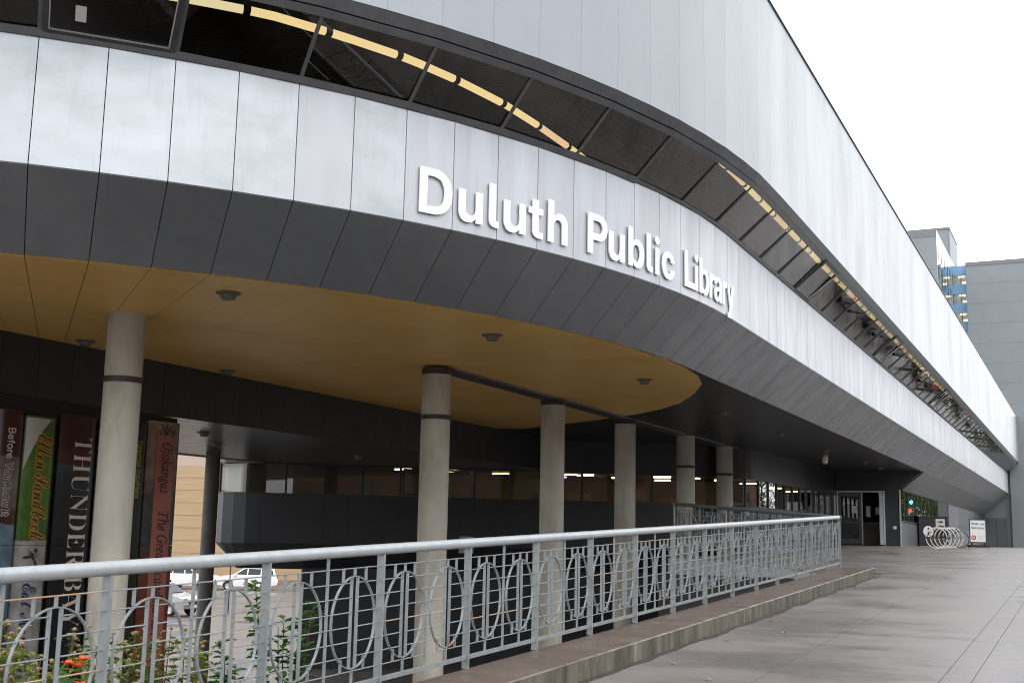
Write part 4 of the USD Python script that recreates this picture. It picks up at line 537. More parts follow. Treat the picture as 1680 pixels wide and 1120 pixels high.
part('notice', MB().box((-10.2, VD+.035, zg+1.45+H), (-9.95, VD+.045, zg+1.8+H)), 'paper', ef)
part('notice', MB().box((-9.62, VD+.5, zg+1.3+H), (-9.42, VD+.51, zg+1.8+H)), 'paper', ef)
part('notice', MB().box((-9.2, VD+.5, zg+1.4+H), (-8.98, VD+.51, zg+1.75+H)), 'paper', ef)
part('lobby', MB().box((-11.2, VD+4, zg+H-.1), (-8.3, VD+4.1, zF+H)).box((-11.3, VD+.2, zg+H-.1), (-11.2, VD+4, zF+H)).box((-8.45, VD+.2, zg+H-.1), (-8.35, VD+4, zF+H)).box((-11.3, VD+.16, dz+.1+H), (-8.35, VD+4, dz+.2+H)), 'interior_wall', lib)
part('lobby_floor', MB().box((-11.3, VD+.0, zg-.05+H), (-8.35, VD+4.1, zg-.008+H)), 'pavement_base', lib)
part('lobby_desk', MB().box((-10.2, VD+3.0, zg+H), (-8.9, VD+3.6, zg+1.1+H)), 'tan_cornice', lib)
part('wall_lamp', MB().lathe((-8.25, VD-.14, 1.0+H-.35), [(0, 0), (.09, 0), (.09, .14), (0, .14)], 14), 'silver_metal', lib, smooth=40)
# street side wall beyond the entrance: low wall, windows, end wall
for i, v in enumerate(np.arange(VD+.02, V_END-.1, 1.6)):
    v1 = min(v+1.59, V_END-.02)
    part('low_panel', MB().box((-8.06, v, zg-.3+H), (-8.0, v1, 1.0+H)), 'grey_panel', lib)
    solid = v > 78
    if solid: part('blank_panel', MB().box((-8.05, v, 1.004+H), (-8.01, v1, 2.5+H)), 'grey_panel' if v < 84 else 'dark_panel', lib)
    else:
        part('street_window', MB().box((-8.045, v+.05, 1.05+H), (-8.035, v1-.05, 2.45+H)), 'dark_glass', lib)
        part('street_window_post', MB().box((-8.07, v-.02, 1.051+H), (-8.03, v+.05, 2.45+H)), 'dark_metal', lib)
part('street_window_sill', MB().box((-8.1, VD+.02, 1.003+H), (-7.95, 78, 1.05+H)), 'dark_metal', lib)
part('corner_trim', MB().box((-8.03, VD-.03, zg-.1+H), (-7.97, VD+.03, 2.45+H)), 'silver_metal', lib)
part('street_room', MB().box((-11.4, VD+4.2, zg+H), (-11.3, 80, 2.6+H)).box((-11.3, VD+4.2, .9+H), (-8.1, 80, 1.0+H)), 'interior_wall', lib)
ez = float(base_z(105))-H
part('end_wall', MB().box((-14, V_END, ez-.3+H), (-5.9, V_END+.4, zE+.05+H)), 'tower_panel', lib)
part('end_wall', MB().box((-5.9, V_END-.35, ez-.3+H), (-4.5, V_END+.5, zE+.05+H)), 'tower_panel', lib, label='end wing of the library standing out into the street')
sd = part('service_door', MB().box((-7.9, V_END-.05, ez+H), (-6.3, V_END-.01, ez+2.3+H)), 'grey_panel', lib)
part('meeting_stile', MB().box((-7.115, V_END-.065, ez+.02+H), (-7.085, V_END-.05, ez+2.28+H)), 'dark_metal', sd)

# raised lettering on the band
sg = thing('library_sign', 'white raised letters reading Duluth Public Library on the pale band', 'sign', tuple(at(-4.2, 0, 4.35)))
LET = [('D', -8.605), ('u', -7.95), ('l', -7.405), ('u', -7.13), ('t', -6.64), ('h', -6.235), ('P', -5.325), ('u', -4.795), ('b', -4.255), ('l', -3.70), ('i', -3.435), ('c', -3.20), ('L', -2.35), ('i', -1.92), ('b', -1.715), ('r', -1.225), ('a', -.975), ('r', -.50), ('y', -.20)]
for ch, s in LET:
    a, g = glyph('sign', ch)
    from shapely import affinity
    g = affinity.scale(affinity.translate(g, -g.bounds[0], 0), .65, .65, origin=(0, 0)); w = g.bounds[2]
    sc = s+w/2; o, t, c = out_dir(sc), along(sc), at(sc, .012+.006, 4.352)
    part('letter', MB().poly(g, .018, lambda x, y, d: c+np.outer(x-w/2, t)+np.outer(y, [0, 0, 1])+np.outer(d, o)), 'white_letter', sg)
# tube lights behind the slanted glass
def tube_run(pts, label):
    P = resample(pts, .02); L = np.r_[0, np.cumsum(np.linalg.norm(np.diff(P, axis=0), axis=1))]
    z = zC+.50+H
    tl = thing('tube_light', label, 'light', (P[0][0], P[0][1], z)); k = 0
    for s in np.arange(0, L[-1]-1.2, 1.22):
        q = np.c_[np.interp([s+.05, s+.4, s+.8, s+1.17], L, P[:, 0]), np.interp([s+.05, s+.4, s+.8, s+1.17], L, P[:, 1])]
        part('lamp_tube', MB().tube(np.c_[q, np.full(4, z)], .06, 10), ('tube_warm', 'tube_pink', 'tube_warm', 'tube_pale')[rng.randrange(4)], tl, smooth=40)
        e = np.c_[np.interp([s-.05, s+.05], L, P[:, 0]), np.interp([s-.05, s+.05], L, P[:, 1])]
        part('coupler', MB().tube(np.c_[e, np.full(2, z)], .068, 10), 'dark_metal', tl, smooth=40)
        part('hanger', MB().tube([(e[0][0], e[0][1], z), (e[0][0], e[0][1], z+.4)], .01, 5), 'dark_metal', tl)
        k += 1
    return tl
tube_run([(-12.6, 9.6), (-11.45, 10.7), (-10.52, 11.68), (-9.87, 12.45), (-9.33, 13.48), (-8.88, 14.54), (-8.58, 15.69), (-8.38, 16.83), (-8.30, 17.96), (-8.26, 19.4), (-8.26, 40)], 'glowing warm ceiling tube light curving behind the left ribbon windows')
tube_run([(-6.2, 19.0), (-5.98, 20.2), (-5.92, 22), (-5.90, 61)], 'glowing warm ceiling tube light running straight behind the far ribbon windows')
# camera housing under the soffit
cm = thing('security_camera', 'small white camera housing hanging from the dark soffit before the entrance', 'camera', (-9.3, 47.4, zF+H))
part('mount', MB().tube([(-9.3, 47.4, zF+.01+H), (-9.3, 47.4, zF-.04+H)], .13, 14), 'silver_metal', cm)
part('housing', MB().lathe((-9.3, 47.4, zF-.30+H), [(0, 0), (.06, .01), (.105, .05), (.12, .1), (.12, .26), (0, .26)], 18), 'white_letter', cm, smooth=40)

# ---------------------------------------------------------------- ground
def sheet(name, ns, vs, zf, m, skip=None, kind='structure'):
    N, V = np.meshgrid(ns, vs, indexing='ij'); P = np.c_[N.ravel(), V.ravel(), zf(N, V).ravel()]
    f = []
    for i in range(len(ns)-1):
        for j in range(len(vs)-1):
            if skip and skip((ns[i]+ns[i+1])/2, (vs[j]+vs[j+1])/2): continue
            a = i*len(vs)+j; b = a+len(vs); f.append([a, b, b+1, a+1])
    return solo(name, (P, np.vstack([np.array(f)[:, [0, 1, 2]], np.array(f)[:, [0, 2, 3]]])), m, kind=kind, smooth=True)
solo('lower_ground', MB().quad((-1500, -1500, LOW), (-5.6, -1500, LOW), (-5.6, 1500, LOW), (-1500, 1500, LOW)), 'lot_asphalt', kind='structure')
solo('driveway', MB().quad((-66, -60, LOW+.006), (-5.62, -60, LOW+.006), (-5.62, 140, LOW+.006), (-66, 140, LOW+.006)), 'driveway_asphalt', kind='structure')
def over_void(n, v): return n < -5.53 and (v < 30.0 or (n < -10.0 and v < 47.5) or n < -11.0)
sheet('plaza_ground', np.r_[-16, -13, -11, -10, -9, -8, -7, -6.4, -5.52, -5.2, -4.7, np.linspace(-4, 1.6, 8)], np.r_[np.linspace(-40, 28, 35), 30.0, 32, 34, 36, 38, 40, 42, 44, 46, 47.5, 50, 53, 56, 60, 66, 75, 90, 110, 140], lambda n, v: ground_z(n, v)-.03, 'pavement', over_void)
sheet('far_ground', np.r_[5, 17, 40, 120, 600], np.r_[-400, -100, -40, 0, 40, 50, 60, 140, 400, 1500], lambda n, v: base_z(v)+0*n-.10, 'pavement_base')
sheet('far_ground', np.r_[-16, 1.6], np.r_[140, 400, 1500], lambda n, v: base_z(v)+0*n-.05, 'pavement_base')
sheet('road', np.r_[1.62, 5, 9, 13, 16.8], np.r_[np.linspace(-40, 140, 61), 400, 900], lambda n, v: base_z(v)+0*n-.09, 'asphalt')
# concrete slabs of the pavement, joints open
pv = thing('pavement', org=(0, 10, float(base_z(10))), kind='structure')
COLS = [-4.74, -3.2, -1.5, -1.2, .6, 1.6]
for i, (a, b) in enumerate(zip(COLS[:-1], COLS[1:])):
    step = (1.83, 1.83, 3.66, 1.83, 1.83, 1.83)[i]
    for v in np.arange(-2.0+(.0 if i != 2 else .9), 46, step):
        g = .0035; q = [(a+g, v+g), (b-g, v+g), (b-g, v+step-g), (a+g, v+step-g)]
        z = [float(ground_z(*p)) for p in q]
        part('paving_slab', MB().hexa([(p[0], p[1], zz-.08) for p, zz in zip(q, z)]+[(p[0], p[1], zz) for p, zz in zip(q, z)]), 'pavement', pv)
gd = MB(); r_ = random.Random(5); vs_ = np.arange(-2, 30.2, .12)
from meshkit import fbm
wd = list(-4.755+.03+.18*fbm(np.c_[vs_*1.1, vs_*0, vs_*0], 4, 3)**1.6)
for i in range(len(vs_)-1):
    p = [(-4.757, vs_[i]), (wd[i], vs_[i]), (wd[i+1], vs_[i+1]), (-4.757, vs_[i+1])]
    gd.quad(*[(a, b, float(ground_z(a, b))+.004) for a, b in p])
solo('gutter_litter', gd, 'gutter_dirt', 'dark wet dirt and leaf litter along the foot of the kerb', 'litter', kind='stuff')
# kerb wall that carries the railing
RT = lambda v: -.452+.0353*v+H                              # rail height (world z) along the kerb
kb = thing('kerb', org=(-5.25, 15, float(base_z(15))), kind='structure')
KE = [-8.0, -4.8, -1.6, 1.6, 4.8, 8.0, 11.2, 14.4, 17.6, 20.8, 24.0, 27.2, 29.9]
for a, b in zip(KE[:-1], KE[1:]):
    zt0, zt1, g0, g1 = RT(a)-1.185, RT(b)-1.185, float(base_z(a))-.3, float(base_z(b))-.3
    a += .006; b -= .006; c = .014
    blk = part('kerb_block', MB().hexa([(-5.50, a, g0), (-4.76, a, g0), (-4.76, b, g1), (-5.50, b, g1), (-5.50, a, zt0-c), (-4.76, a, zt0-c), (-4.76, b, zt1-c), (-5.50, b, zt1-c)]), 'kerb_concrete', kb)
    part('kerb_top', MB().hexa([(-5.50, a, zt0-c+.001), (-4.761, a, zt0-c+.001), (-4.761, b, zt1-c+.001), (-5.50, b, zt1-c+.001), (-5.49, a+.01, zt0), (-4.774, a+.01, zt0), (-4.774, b-.01, zt1), (-5.49, b-.01, zt1)]), 'kerb_top', blk)
rw = thing('retaining_wall', 'dark concrete retaining wall dropping from the kerb to the driveway', 'wall', (-5.6, 15, LOW))
for a, b in ((-8, 30),): part('wall_face', MB().hexa([(-5.75, a, LOW-.1), (-5.53, a, LOW-.1), (-5.53, b, LOW-.1), (-5.75, b, LOW-.1), (-5.75, a, float(base_z(a))-.25), (-5.53, a, float(base_z(a))-.25), (-5.53, b, float(base_z(b))-.25), (-5.75, b, float(base_z(b))-.25)]), 'kerb_concrete', rw)
part('wall_face', MB().box((-10.2, 30.0, LOW-.1), (-5.53, 30.2, H-.90)).box((-10.2, 30.2, LOW-.1), (-10.0, 47.6, H-.5)), 'dark_panel', rw)

# ---------------------------------------------------------------- railings
def railing(P0, P1, bays, label, first_post=True, m='galvanised', rail_m='handrail_paint', over=.06):
    P0, P1 = np.array(P0, float), np.array(P1, float)       # centres of the handrail at both ends
    L = np.linalg.norm((P1-P0)[:2]); t = (P1-P0)/L; q = np.array([t[1], -t[0], 0]); q /= np.linalg.norm(q)
    th = np.array([t[0], t[1], 0])
    X = lambda a, h: P0+t*a+np.array([0, 0, h])
    R = thing('railing', label, 'railing', tuple(X(L/2, -1.18)))
    part('handrail', MB().tube([X(-over, 0), X(L*.25, 0), X(L*.5, 0), X(L*.75, 0), X(L+over, 0)], .046, 14), rail_m, R, smooth=50)
    w = L/bays; rows = [-.138-.1175*i for i in range(8)]
    V = lambda mb, a, h0, h1, ww=.008, d=.022: mb.bar(X(a, h0), X(a, h1), d, ww, th)
    for i in range(bays+1):
        if i == 0 and not first_post: continue
        part('post', MB().bar(X(i*w, -1.185), X(i*w, -.04), .07, .024, th), m, R)
    for i in range(bays):
        a0, a1 = i*w+.012, (i+1)*w-.012
        part('bottom_rail', MB().bar(X(a0, -1.08), X(a1, -1.08), .034, .036), m, R)
        c = (.25*w+.006, .75*w-.006); el = [i*w+x for x in c]; hw, top, bot = w*.205, -.20, -.945
        part('centre_bar', V(MB(), i*w+w/2, -1.065, -.04, .014), m, R)
        for k, h in enumerate(rows):
            mb = MB()
            if 1 <= k <= 6:
                xs = [a0, el[0]-.045, el[0]+.045, el[1]-.045, el[1]+.045, a1]
                for u, s in ((0, 1), (2, 3), (4, 5)): mb.tube([X(xs[u], h), X(xs[s], h)], .0052, 6)
            else: mb.tube([X(a0, h), X(a1, h)], .0052, 6)
            part('row_bar', mb, 'rusty_bar' if rng.random() < .06 else m, R)
        for e in el:
            g = np.linspace(0, 2*np.pi, 41)[:-1]
            ring = MB(); cz, hh = (top+bot)/2, (top-bot)/2
            inn = [X(e+(hw-.007)*math.cos(x), cz+(hh-.007)*math.sin(x)) for x in g]; outr = [X(e+hw*math.cos(x), cz+hh*math.sin(x)) for x in g]
            n = len(g); d = q*.0115
            v = np.vstack([np.array(inn)-d, np.array(outr)-d, np.array(outr)+d, np.array(inn)+d]); f = []
            for j in range(n):
                k = (j+1) % n
                for a, b in ((0, 1), (1, 2), (2, 3), (3, 0)): f.append([a*n+j, a*n+k, b*n+k, b*n+j])
            part('ellipse_ring', ring.add(v, f), m, R, smooth=40)
            for s in (-1, 1): part('pair_bar', V(MB(), e+s*.044, bot+.012, top-.012, .012, .025), m, R)
            for s in (-.17*w/1.6, .17*w/1.6):
                part('short_bar', V(MB(), e+s, rows[0], rows[1]+.01, .012), m, R); part('short_bar', V(MB(), e+s, rows[7], rows[6]-.01, .012), m, R)
            part('short_bar', V(MB(), e, rows[0], top, .012), m, R); part('short_bar', V(MB(), e, bot, -1.065, .012), m, R)
    return R
va, vb = -.66, 29.54
railing((-5.5, va, RT(va)), (-5.5, vb, RT(vb)), 19, 'long grey metal railing with oval hoops on the kerb along the street')
railing((-5.5, vb, RT(vb)), (-9.85, 30.25, H+.90), 3, 'short grey railing turning back under the building from the end of the long railing', first_post=False, rail_m='frame_metal')
railing((-9.85, 30.25, H+.90), (-9.75, 47.2, H+.95), 10, 'dark grey railing under the soffit leading towards the entrance doors', first_post=False, m='frame_metal', rail_m='frame_metal')

# ---------------------------------------------------------------- giant book spines on the wall
mw = solo('mural_wall', MB().box((-17.3, 8.5, LOW-.1), (-16.72, 18.93, 2.21+H)), 'core', 'black wall behind the giant book spines under the yellow soffit', 'wall')
BN = -16.55
SEAM = -.33
def zp(z): return z+H
def book(label, v0, v1, top, m, inks, cap_m=None):
    B = thing('giant_book_spine', label, 'book mural', (BN, (v0+v1)/2, LOW), 'giant book spines printed on the wall')
    w = v1-v0
    prof = [(BN-.15, v0)]+[(BN-.09*(abs(2*u-1)**5), v0+u*w) for u in np.linspace(0, 1, 17)]+[(BN-.15, v1)]
    P = Polygon(prof)
    for z0, z1 in ((LOW-H, SEAM-.004), (SEAM+.004, top)):
        part('spine_panel', MB().poly(P, z1-z0, lambda x, y, d: np.c_[x, y, d+z0+H]), m, B, smooth=35)
    cap = MB()
    pts = np.array(prof[1:-1]); cap.tube(np.c_[pts, np.full(len(pts), top+H+.005)], .012, 6)
    part('spine_edge', cap, cap_m or m, B, smooth=40)
    for (font, s, ic, ztop, vbase, capv, length, grow, d) in inks:
        g = text_poly(font, s, capv, length)
        if grow: g = g.buffer(grow)
        g = g.simplify(.003)
        part('title' if not grow else 'title_outline', MB().poly(g, d, lambda x, y, dd: np.c_[BN+.001+dd, vbase+y, ztop-x+H]), ic, B)
    return B
HB = H
def pr(name, st, rough=.32, dirt=.05, ns=4.): printed(name, st, LOW, H+2.1, rough, dirt, ns)
zr = lambda z: (z+H-LOW)/(H+2.1-LOW)
pr('print_history', [(0, (.05, .09, .03)), (zr(-1.6), (.06, .10, .05)), (zr(-1.45), (.16, .26, .36)), (zr(.0), (.20, .32, .42)), (zr(.02), (.07, .022, .01)), (zr(.25), (.09, .03, .012)), (zr(.33), (.22, .16, .12)), (zr(.75), (.26, .22, .21)), (zr(1.15), (.17, .11, .10)), (zr(1.16), (.045, .008, .008)), (1, (.055, .010, .010))], dirt=.03)
pr('print_green', [(0, (.44, .43, .41)), (zr(-.26), (.46, .45, .43)), (zr(-.24), (.05, .14, .008)), (zr(.3), (.10, .23, .012)), (zr(.9), (.13, .26, .02)), (zr(1.5), (.07, .17, .015)), (1, (.06, .15, .015))], dirt=.03)
pr('print_thunder', [(0, (.010, .010, .012)), (zr(.4), (.010, .013, .017)), (zr(.9), (.018, .026, .032)), (zr(1.1), (.035, .048, .055)), (zr(1.12), (.04, .007, .006)), (zr(1.3), (.085, .020, .012)), (zr(1.4), (.04, .007, .006)), (1, (.05, .009, .008))], dirt=.02)
pr('print_forest', [(0, (.02, .03, .012)), (.3, (.045, .055, .02)), (.5, (.02, .028, .014)), (.8, (.012, .02, .014)), (1, (.012, .018, .014))], dirt=.25, ns=3.)
pr('print_baking', [(0, (.24, .05, .02)), (zr(-2.), (.28, .07, .03)), (zr(-1.), (.20, .06, .04)), (zr(-.3), (.06, .075, .07)), (zr(.6), (.07, .085, .08)), (zr(.9), (.20, .13, .11)), (zr(1.6), (.30, .21, .16)), (1, (.36, .27, .20))], dirt=.22, ns=5.)
book('plain white giant book spine at the left end of the row', 13.2, 14.33, 1.78, 'book_white', [])
b1 = book('brown giant book spine titled Before You Know It', 14.44, 14.95, 1.95, 'print_history', [('plain', 'Before', 'light_print', 1.64, 14.575, .155, .52, 0, .008), ('plain', 'You Know It', 'light_print', 1.05, 14.575, .155, .90, .012, .004), ('plain', 'You Know It', 'ink', 1.05, 14.575, .155, .90, 0, .008)])
b2 = book('green and white giant book spine with script title by Ellen Sandbeck', 15.0, 15.69, 1.88, 'print_green', [('script', 'Ellen Sandbeck', 'gold_print', 1.58, 15.22, .33, 1.80, .022, .004), ('script', 'Ellen Sandbeck', 'brown_ink', 1.58, 15.22, .33, 1.80, 0, .008), ('script', 'Eat More Dirt', 'navy_ink', -.98, 15.15, .30, 1.75, .0, .008)])
cor = Polygon([(15.01, 1.86), (15.01, .95), (15.06, 1.15), (15.16, 1.40), (15.32, 1.66), (15.5, 1.86)])
wcm = MB()
for k in range(18): wcm.poly(cor.intersection(sbox(15.0+.03*k, 0, 15.03+.03*k, 3)), .004, lambda x, y, d: np.c_[BN+.0005+d-.09*np.abs(2*(x-15.0)/.69-1)**5+.004, x, y+H])
part('white_corner', wcm, 'book_white', b2)
from shapely import affinity
from shapely.geometry import Point
def ell(cx, cy, a, b, ang=0): return affinity.rotate(affinity.scale(Point(cx, cy).buffer(1, 12), a, b), ang, origin=(cx, cy))
fc = (15.32, -.52)
part('fly_emblem', MB().poly(unary_union([ell(fc[0]-.01, fc[1], .028, .075, 25), ell(fc[0]+.05, fc[1]+.10, .032, .032)]+[LineString([(fc[0], fc[1]+.03*k), (fc[0]+.11*s, fc[1]+.05*k+.05)]).buffer(.006) for s in (-1, 1) for k in (-1, 0, 1)]), .007, lambda x, y, d: np.c_[BN+.001+d, x, y+H]), 'ink', b2)
part('fly_wing', MB().poly(unary_union([ell(fc[0]-.12, fc[1]-.015, .10, .028, 8), ell(fc[0]+.07, fc[1]-.13, .10, .028, -62)]), .004, lambda x, y, d: np.c_[BN+.001+d, x, y+H]), 'rust_brown', b2)
book('black and dark red giant book spine titled THUNDER BAY', 15.79, 16.68, 1.98, 'print_thunder', [('serif', 'THUNDER BAY', 'cream_print', 1.60, 16.07, .42, 3.36, 0, .008)], 'rust_brown')
book('dark giant book spine partly hidden behind the pale column', 16.72, 17.52, 1.95, 'book_black', [])
book('thin dark green giant book spine titled Forgotten Duluthians', 17.58, 17.95, 2.02, 'print_forest', [('plain', 'Forgotten Duluthians', 'olive_print', 1.66, 17.68, .125, 1.10, 0, .008)])
b5 = book('red and teal giant book spine titled The Great Scandinavian Baking Book', 18.02, 18.92, 2.08, 'print_baking', [('italic', 'Ojakangas', 'ink', 1.68, 18.36, .27, 1.0, 0, .018), ('italic', 'The Great Scandinavian Baking Book', 'ink', .32, 18.36, .27, 3.7, 0, .018)])
part('title_strip', MB().box((BN-.02, 18.2, LOW+.3), (BN+.008, 18.70, 1.82+H)), 'salmon_print', b5)
orn = [LineString([(18.45+s*.02, 1.84), (18.45+s*.06, 1.95), (18.45+s*.16, 2.02)]).buffer(.008) for s in (-1, 1)]+[LineString([(18.45+s*.16, 1.84), (18.45+s*.22, 1.90), (18.45+s*.12, 1.93)]).buffer(.008) for s in (-1, 1)]+[LineString([(18.45, 1.83), (18.45, 2.05)]).buffer(.006)]
part('ornament', MB().poly(unary_union(orn), .008, lambda x, y, d: np.c_[BN+.001+d, x, y+H]), 'ink', b5)

# ---------------------------------------------------------------- signs and small things
def board(name, label, c, w, h, yaw, m, cat='sign', depth=.02):
    """A flat board facing -y turned by yaw; returns the thing and a mapping for things put on its face."""
    t, o = np.array([math.cos(yaw), math.sin(yaw), 0]), np.array([math.sin(yaw), -math.cos(yaw), 0]); c = np.array(c, float)
    T = thing(name, label, cat, tuple(c))
    fn = lambda x, y, d: c+np.outer(x, t)+np.outer(y, [0, 0, 1])+np.outer(d, o)
    part('panel', MB().poly(sbox(-w/2, -h/2, w/2, h/2), depth, lambda x, y, d: fn(x, y, d-depth)), m, T)
    return T, fn
def txt(s, cap, x, y, font='plain', length=None):
    g = text_poly(font, s, cap, length, thin=0); return affinity.translate(g, x-(g.bounds[2]+g.bounds[0])/2, y)
ty = math.atan2(10.4, 14.6)
def on_pod(x): return np.array([-24.2+x*.818, 32.35+x*.575])
p = on_pod(6.35)+np.array([.58, -.81])*.06
T, fn = board('parking_sign', 'white parking sign on the dark wall just above the long handrail', (*p, H-.34), .50, .55, ty, 'sign_grey')
part('wording', MB().poly(unary_union([txt('LIB PARKING', .075, 0, .04, length=.38), ell(0, .18, .03, .03), ell(0, -.12, .04, .025)]), .004, fn), 'ink', T)
T, fn = board('warning_notice', 'white notice with red print on the dark wall beside the fifth column', (-10.95, 41.6, H+.72), .26, .56, ty-.2, 'paper')
part('red_block', MB().poly(sbox(-.07, -.12, .09, .12).difference(LineString([(-.05, .1), (.08, -.1)]).buffer(.012)), .004, fn), 'red_print', T)
part('wording', MB().poly(unary_union([txt('NO', .07, 0, .16)]+[sbox(-.08, -.24+.03*k, .06, -.225+.03*k) for k in range(3)]), .005, fn), 'ink', T)
bo = thing('ticket_booth', 'small booth with sloping tan roof and no parking board below the railing', 'booth', (-14.2, 43, LOW))
part('booth_body', MB().box((-14.9, 42.6, LOW), (-13.7, 43.6, LOW+1.3)), 'dark_panel', bo)
part('booth_roof', MB().hexa([(-15.1, 42.4, LOW+1.3), (-13.5, 42.4, LOW+1.3), (-13.5, 43.8, LOW+1.3), (-15.1, 43.8, LOW+1.3), (-14.7, 42.8, LOW+1.75), (-13.9, 42.8, LOW+1.75), (-13.9, 43.4, LOW+1.75), (-14.7, 43.4, LOW+1.75)]), 'tan_cornice', bo)
part('notice_board', MB().box((-14.75, 42.57, LOW+.4), (-14.25, 42.59, LOW+1.1)), 'sign_grey', bo)
part('red_circle', MB().poly(ell(-14.5, LOW+.75, .16, .16).difference(ell(-14.5, LOW+.75, .11, .11)).union(LineString([(-14.6, LOW+.85), (-14.4, LOW+.65)]).buffer(.02)), .01, lambda x, y, d: np.c_[x, 42.57-d, y]), 'red_print', bo)
# pavement sign by the walk-up window
zs = float(ground_z(-4.6, 57)); sx, sy = -4.6, 57.0
af = thing('pavement_sign', 'white Walk-up Window board in a black frame on a wheeled base', 'sign', (sx, sy, zs))
ca, sa = math.cos(.32), math.sin(.32)
fa = lambda x, y, d: np.c_[sx+x*ca+d*sa, sy+x*sa-d*ca, zs+y]
part('frame', MB().poly(sbox(-.36, .2, .36, 1.22).difference(sbox(-.325, .235, .325, 1.185)), .05, lambda x, y, d: fa(x, y, d-.025)), 'dark_metal', af)
part('poster', MB().poly(sbox(-.324, .236, .324, 1.184), .02, lambda x, y, d: fa(x, y, d-.01)), 'paper', af)
part('wording', MB().poly(unary_union([txt('Walk-up', .095, 0, .98, length=.56), txt('Window', .095, 0, .80, length=.56)]), .004, lambda x, y, d: fa(x, y, d+.012)), 'ink', af)
part('red_badge', MB().poly(unary_union([ell(-.19, .42, .105, .105).difference(ell(-.19, .42, .06, .06)), ell(-.18, .42, .035, .03)]), .004, lambda x, y, d: fa(x, y, d+.012)), 'red_print', af)
part('fine_print', MB().poly(unary_union([sbox(.0, .36+.06*k, .26-.05*(k % 2), .375+.06*k) for k in range(3)]), .004, lambda x, y, d: fa(x, y, d+.012)), 'sign_grey', af)
part('base', MB().poly(sbox(-.40, 0, .40, .10), .55, lambda x, y, d: fa(x, y, d-.275)).poly(unary_union([sbox(-.3, .1, -.24, .22), sbox(.24, .1, .3, .22)]), .06, lambda x, y, d: fa(x, y, d-.03)), 'tyre', af)
# black information bin
zi = float(ground_z(-7.2, 64)); ib = thing('information_bin', 'black box with a white round letter i beside the bicycle rings', 'bin', (-7.2, 64, zi))
ci, si = math.cos(.40), math.sin(.40)
fi = lambda x, y, d: np.c_[-7.25+x*ci+d*si, 64+x*si-d*ci, zi+y]
part('cabinet', MB().poly(sbox(-.72, 0, .72, 1.42), .6, lambda x, y, d: fi(x, y, d-.6)), 'book_black', ib)
part('lid', MB().poly(sbox(-.75, 1.422, .75, 1.48), .68, lambda x, y, d: fi(x, y, d-.64)), 'dark_metal', ib)
disc = ell(-.26, .72, .25, .27)
part('white_disc', MB().poly(disc, .008, fi), 'paper', ib)
part('letter_i', MB().poly(unary_union([ell(-.25, .87, .05, .05), sbox(-.29, .55, -.22, .79), sbox(-.31, .53, -.20, .57)]), .006, lambda x, y, d: fi(x, y, d+.008)), 'ink', ib)
part('flyer', MB().poly(sbox(.12, .95, .58, 1.35), .008, fi), 'sign_grey', ib)
part('flyer_print', MB().poly(unary_union([sbox(.2, 1.18, .5, 1.22), ell(.38, 1.2, .07, .05)]), .005, lambda x, y, d: fi(x, y, d+.008)), 'ink', ib)
# bicycle rings and a parked bicycle
zr0 = float(ground_z(-5.6, 52))
rk = thing('bicycle_rack', 'row of large pale steel rings for bicycles in front of the low wall', 'bike rack', (-5.6, 52.4, zr0))
for k in range(5):
    cx, cy = -5.72+.105*k, 51.4+.52*k; g = np.linspace(0, 2*np.pi, 41)[:-1]; zz = float(ground_z(cx, cy))
    part('ring', MB().tube([(cx+.41*math.cos(a)*.95, cy+.41*math.cos(a)*.30, zz+.40+.41*math.sin(a)) for a in g], .022, 8, True), 'bike_white', rk, smooth=60)
zb = float(ground_z(-5.4, 53)); bc = thing('bicycle', 'dark framed bicycle standing between the pale rack rings', 'bicycle', (-5.4, 53.0, zb))
bf = lambda a, h, o=0: (-5.45+a*.93-o*.37, 53.0+a*.37+o*.93, zb+h)
for a in (-.52, .52):
    g = np.linspace(0, 2*np.pi, 33)[:-1]
    wl = part('wheel', MB().tube([bf(a+.33*math.cos(x), .345+.33*math.sin(x)) for x in g], .016, 6, True), 'tyre', bc, smooth=60)
    sp = MB()
    for x in np.arange(0, 2*np.pi, np.pi/7): sp.tube([bf(a, .345), bf(a+.31*math.cos(x), .345+.31*math.sin(x))], .002, 4)
    part('spokes', sp, 'silver_metal', wl)
part('frame', MB().tube([bf(-.52, .345), bf(-.05, .30)], .014, 6).tube([bf(-.05, .30), bf(-.2, .80)], .016, 6).tube([bf(-.17, .68), bf(.36, .74)], .016, 6).tube([bf(-.05, .30), bf(.38, .68)], .018, 6).tube([bf(-.52, .345), bf(-.17, .70)], .011, 6).tube([bf(.52, .345), bf(.36, .80)], .014, 6), 'ink', bc)
part('saddle', MB().tube([bf(-.34, .84), bf(-.2, .85), bf(-.06, .83)], [.07, .055, .025], 8), 'tyre', bc, smooth=60)
part('handlebar', MB().tube([bf(.46, .92, -.28), bf(.36, .90, -.1), bf(.36, .90, .1), bf(.46, .92, .28)], .012, 6).tube([bf(.36, .8), bf(.36, .90)], .013, 6), 'silver_metal', bc)
part('pedal_crank', MB().tube([bf(-.05, .30, -.06), bf(.07, .22, -.06)], .010, 5).tube([bf(-.05, .30, .06), bf(-.17, .38, .06)], .010, 5).box(np.array(bf(.07, .22, -.1))-.03, np.array(bf(.07, .22, -.1))+.03), 'silver_metal', bc)

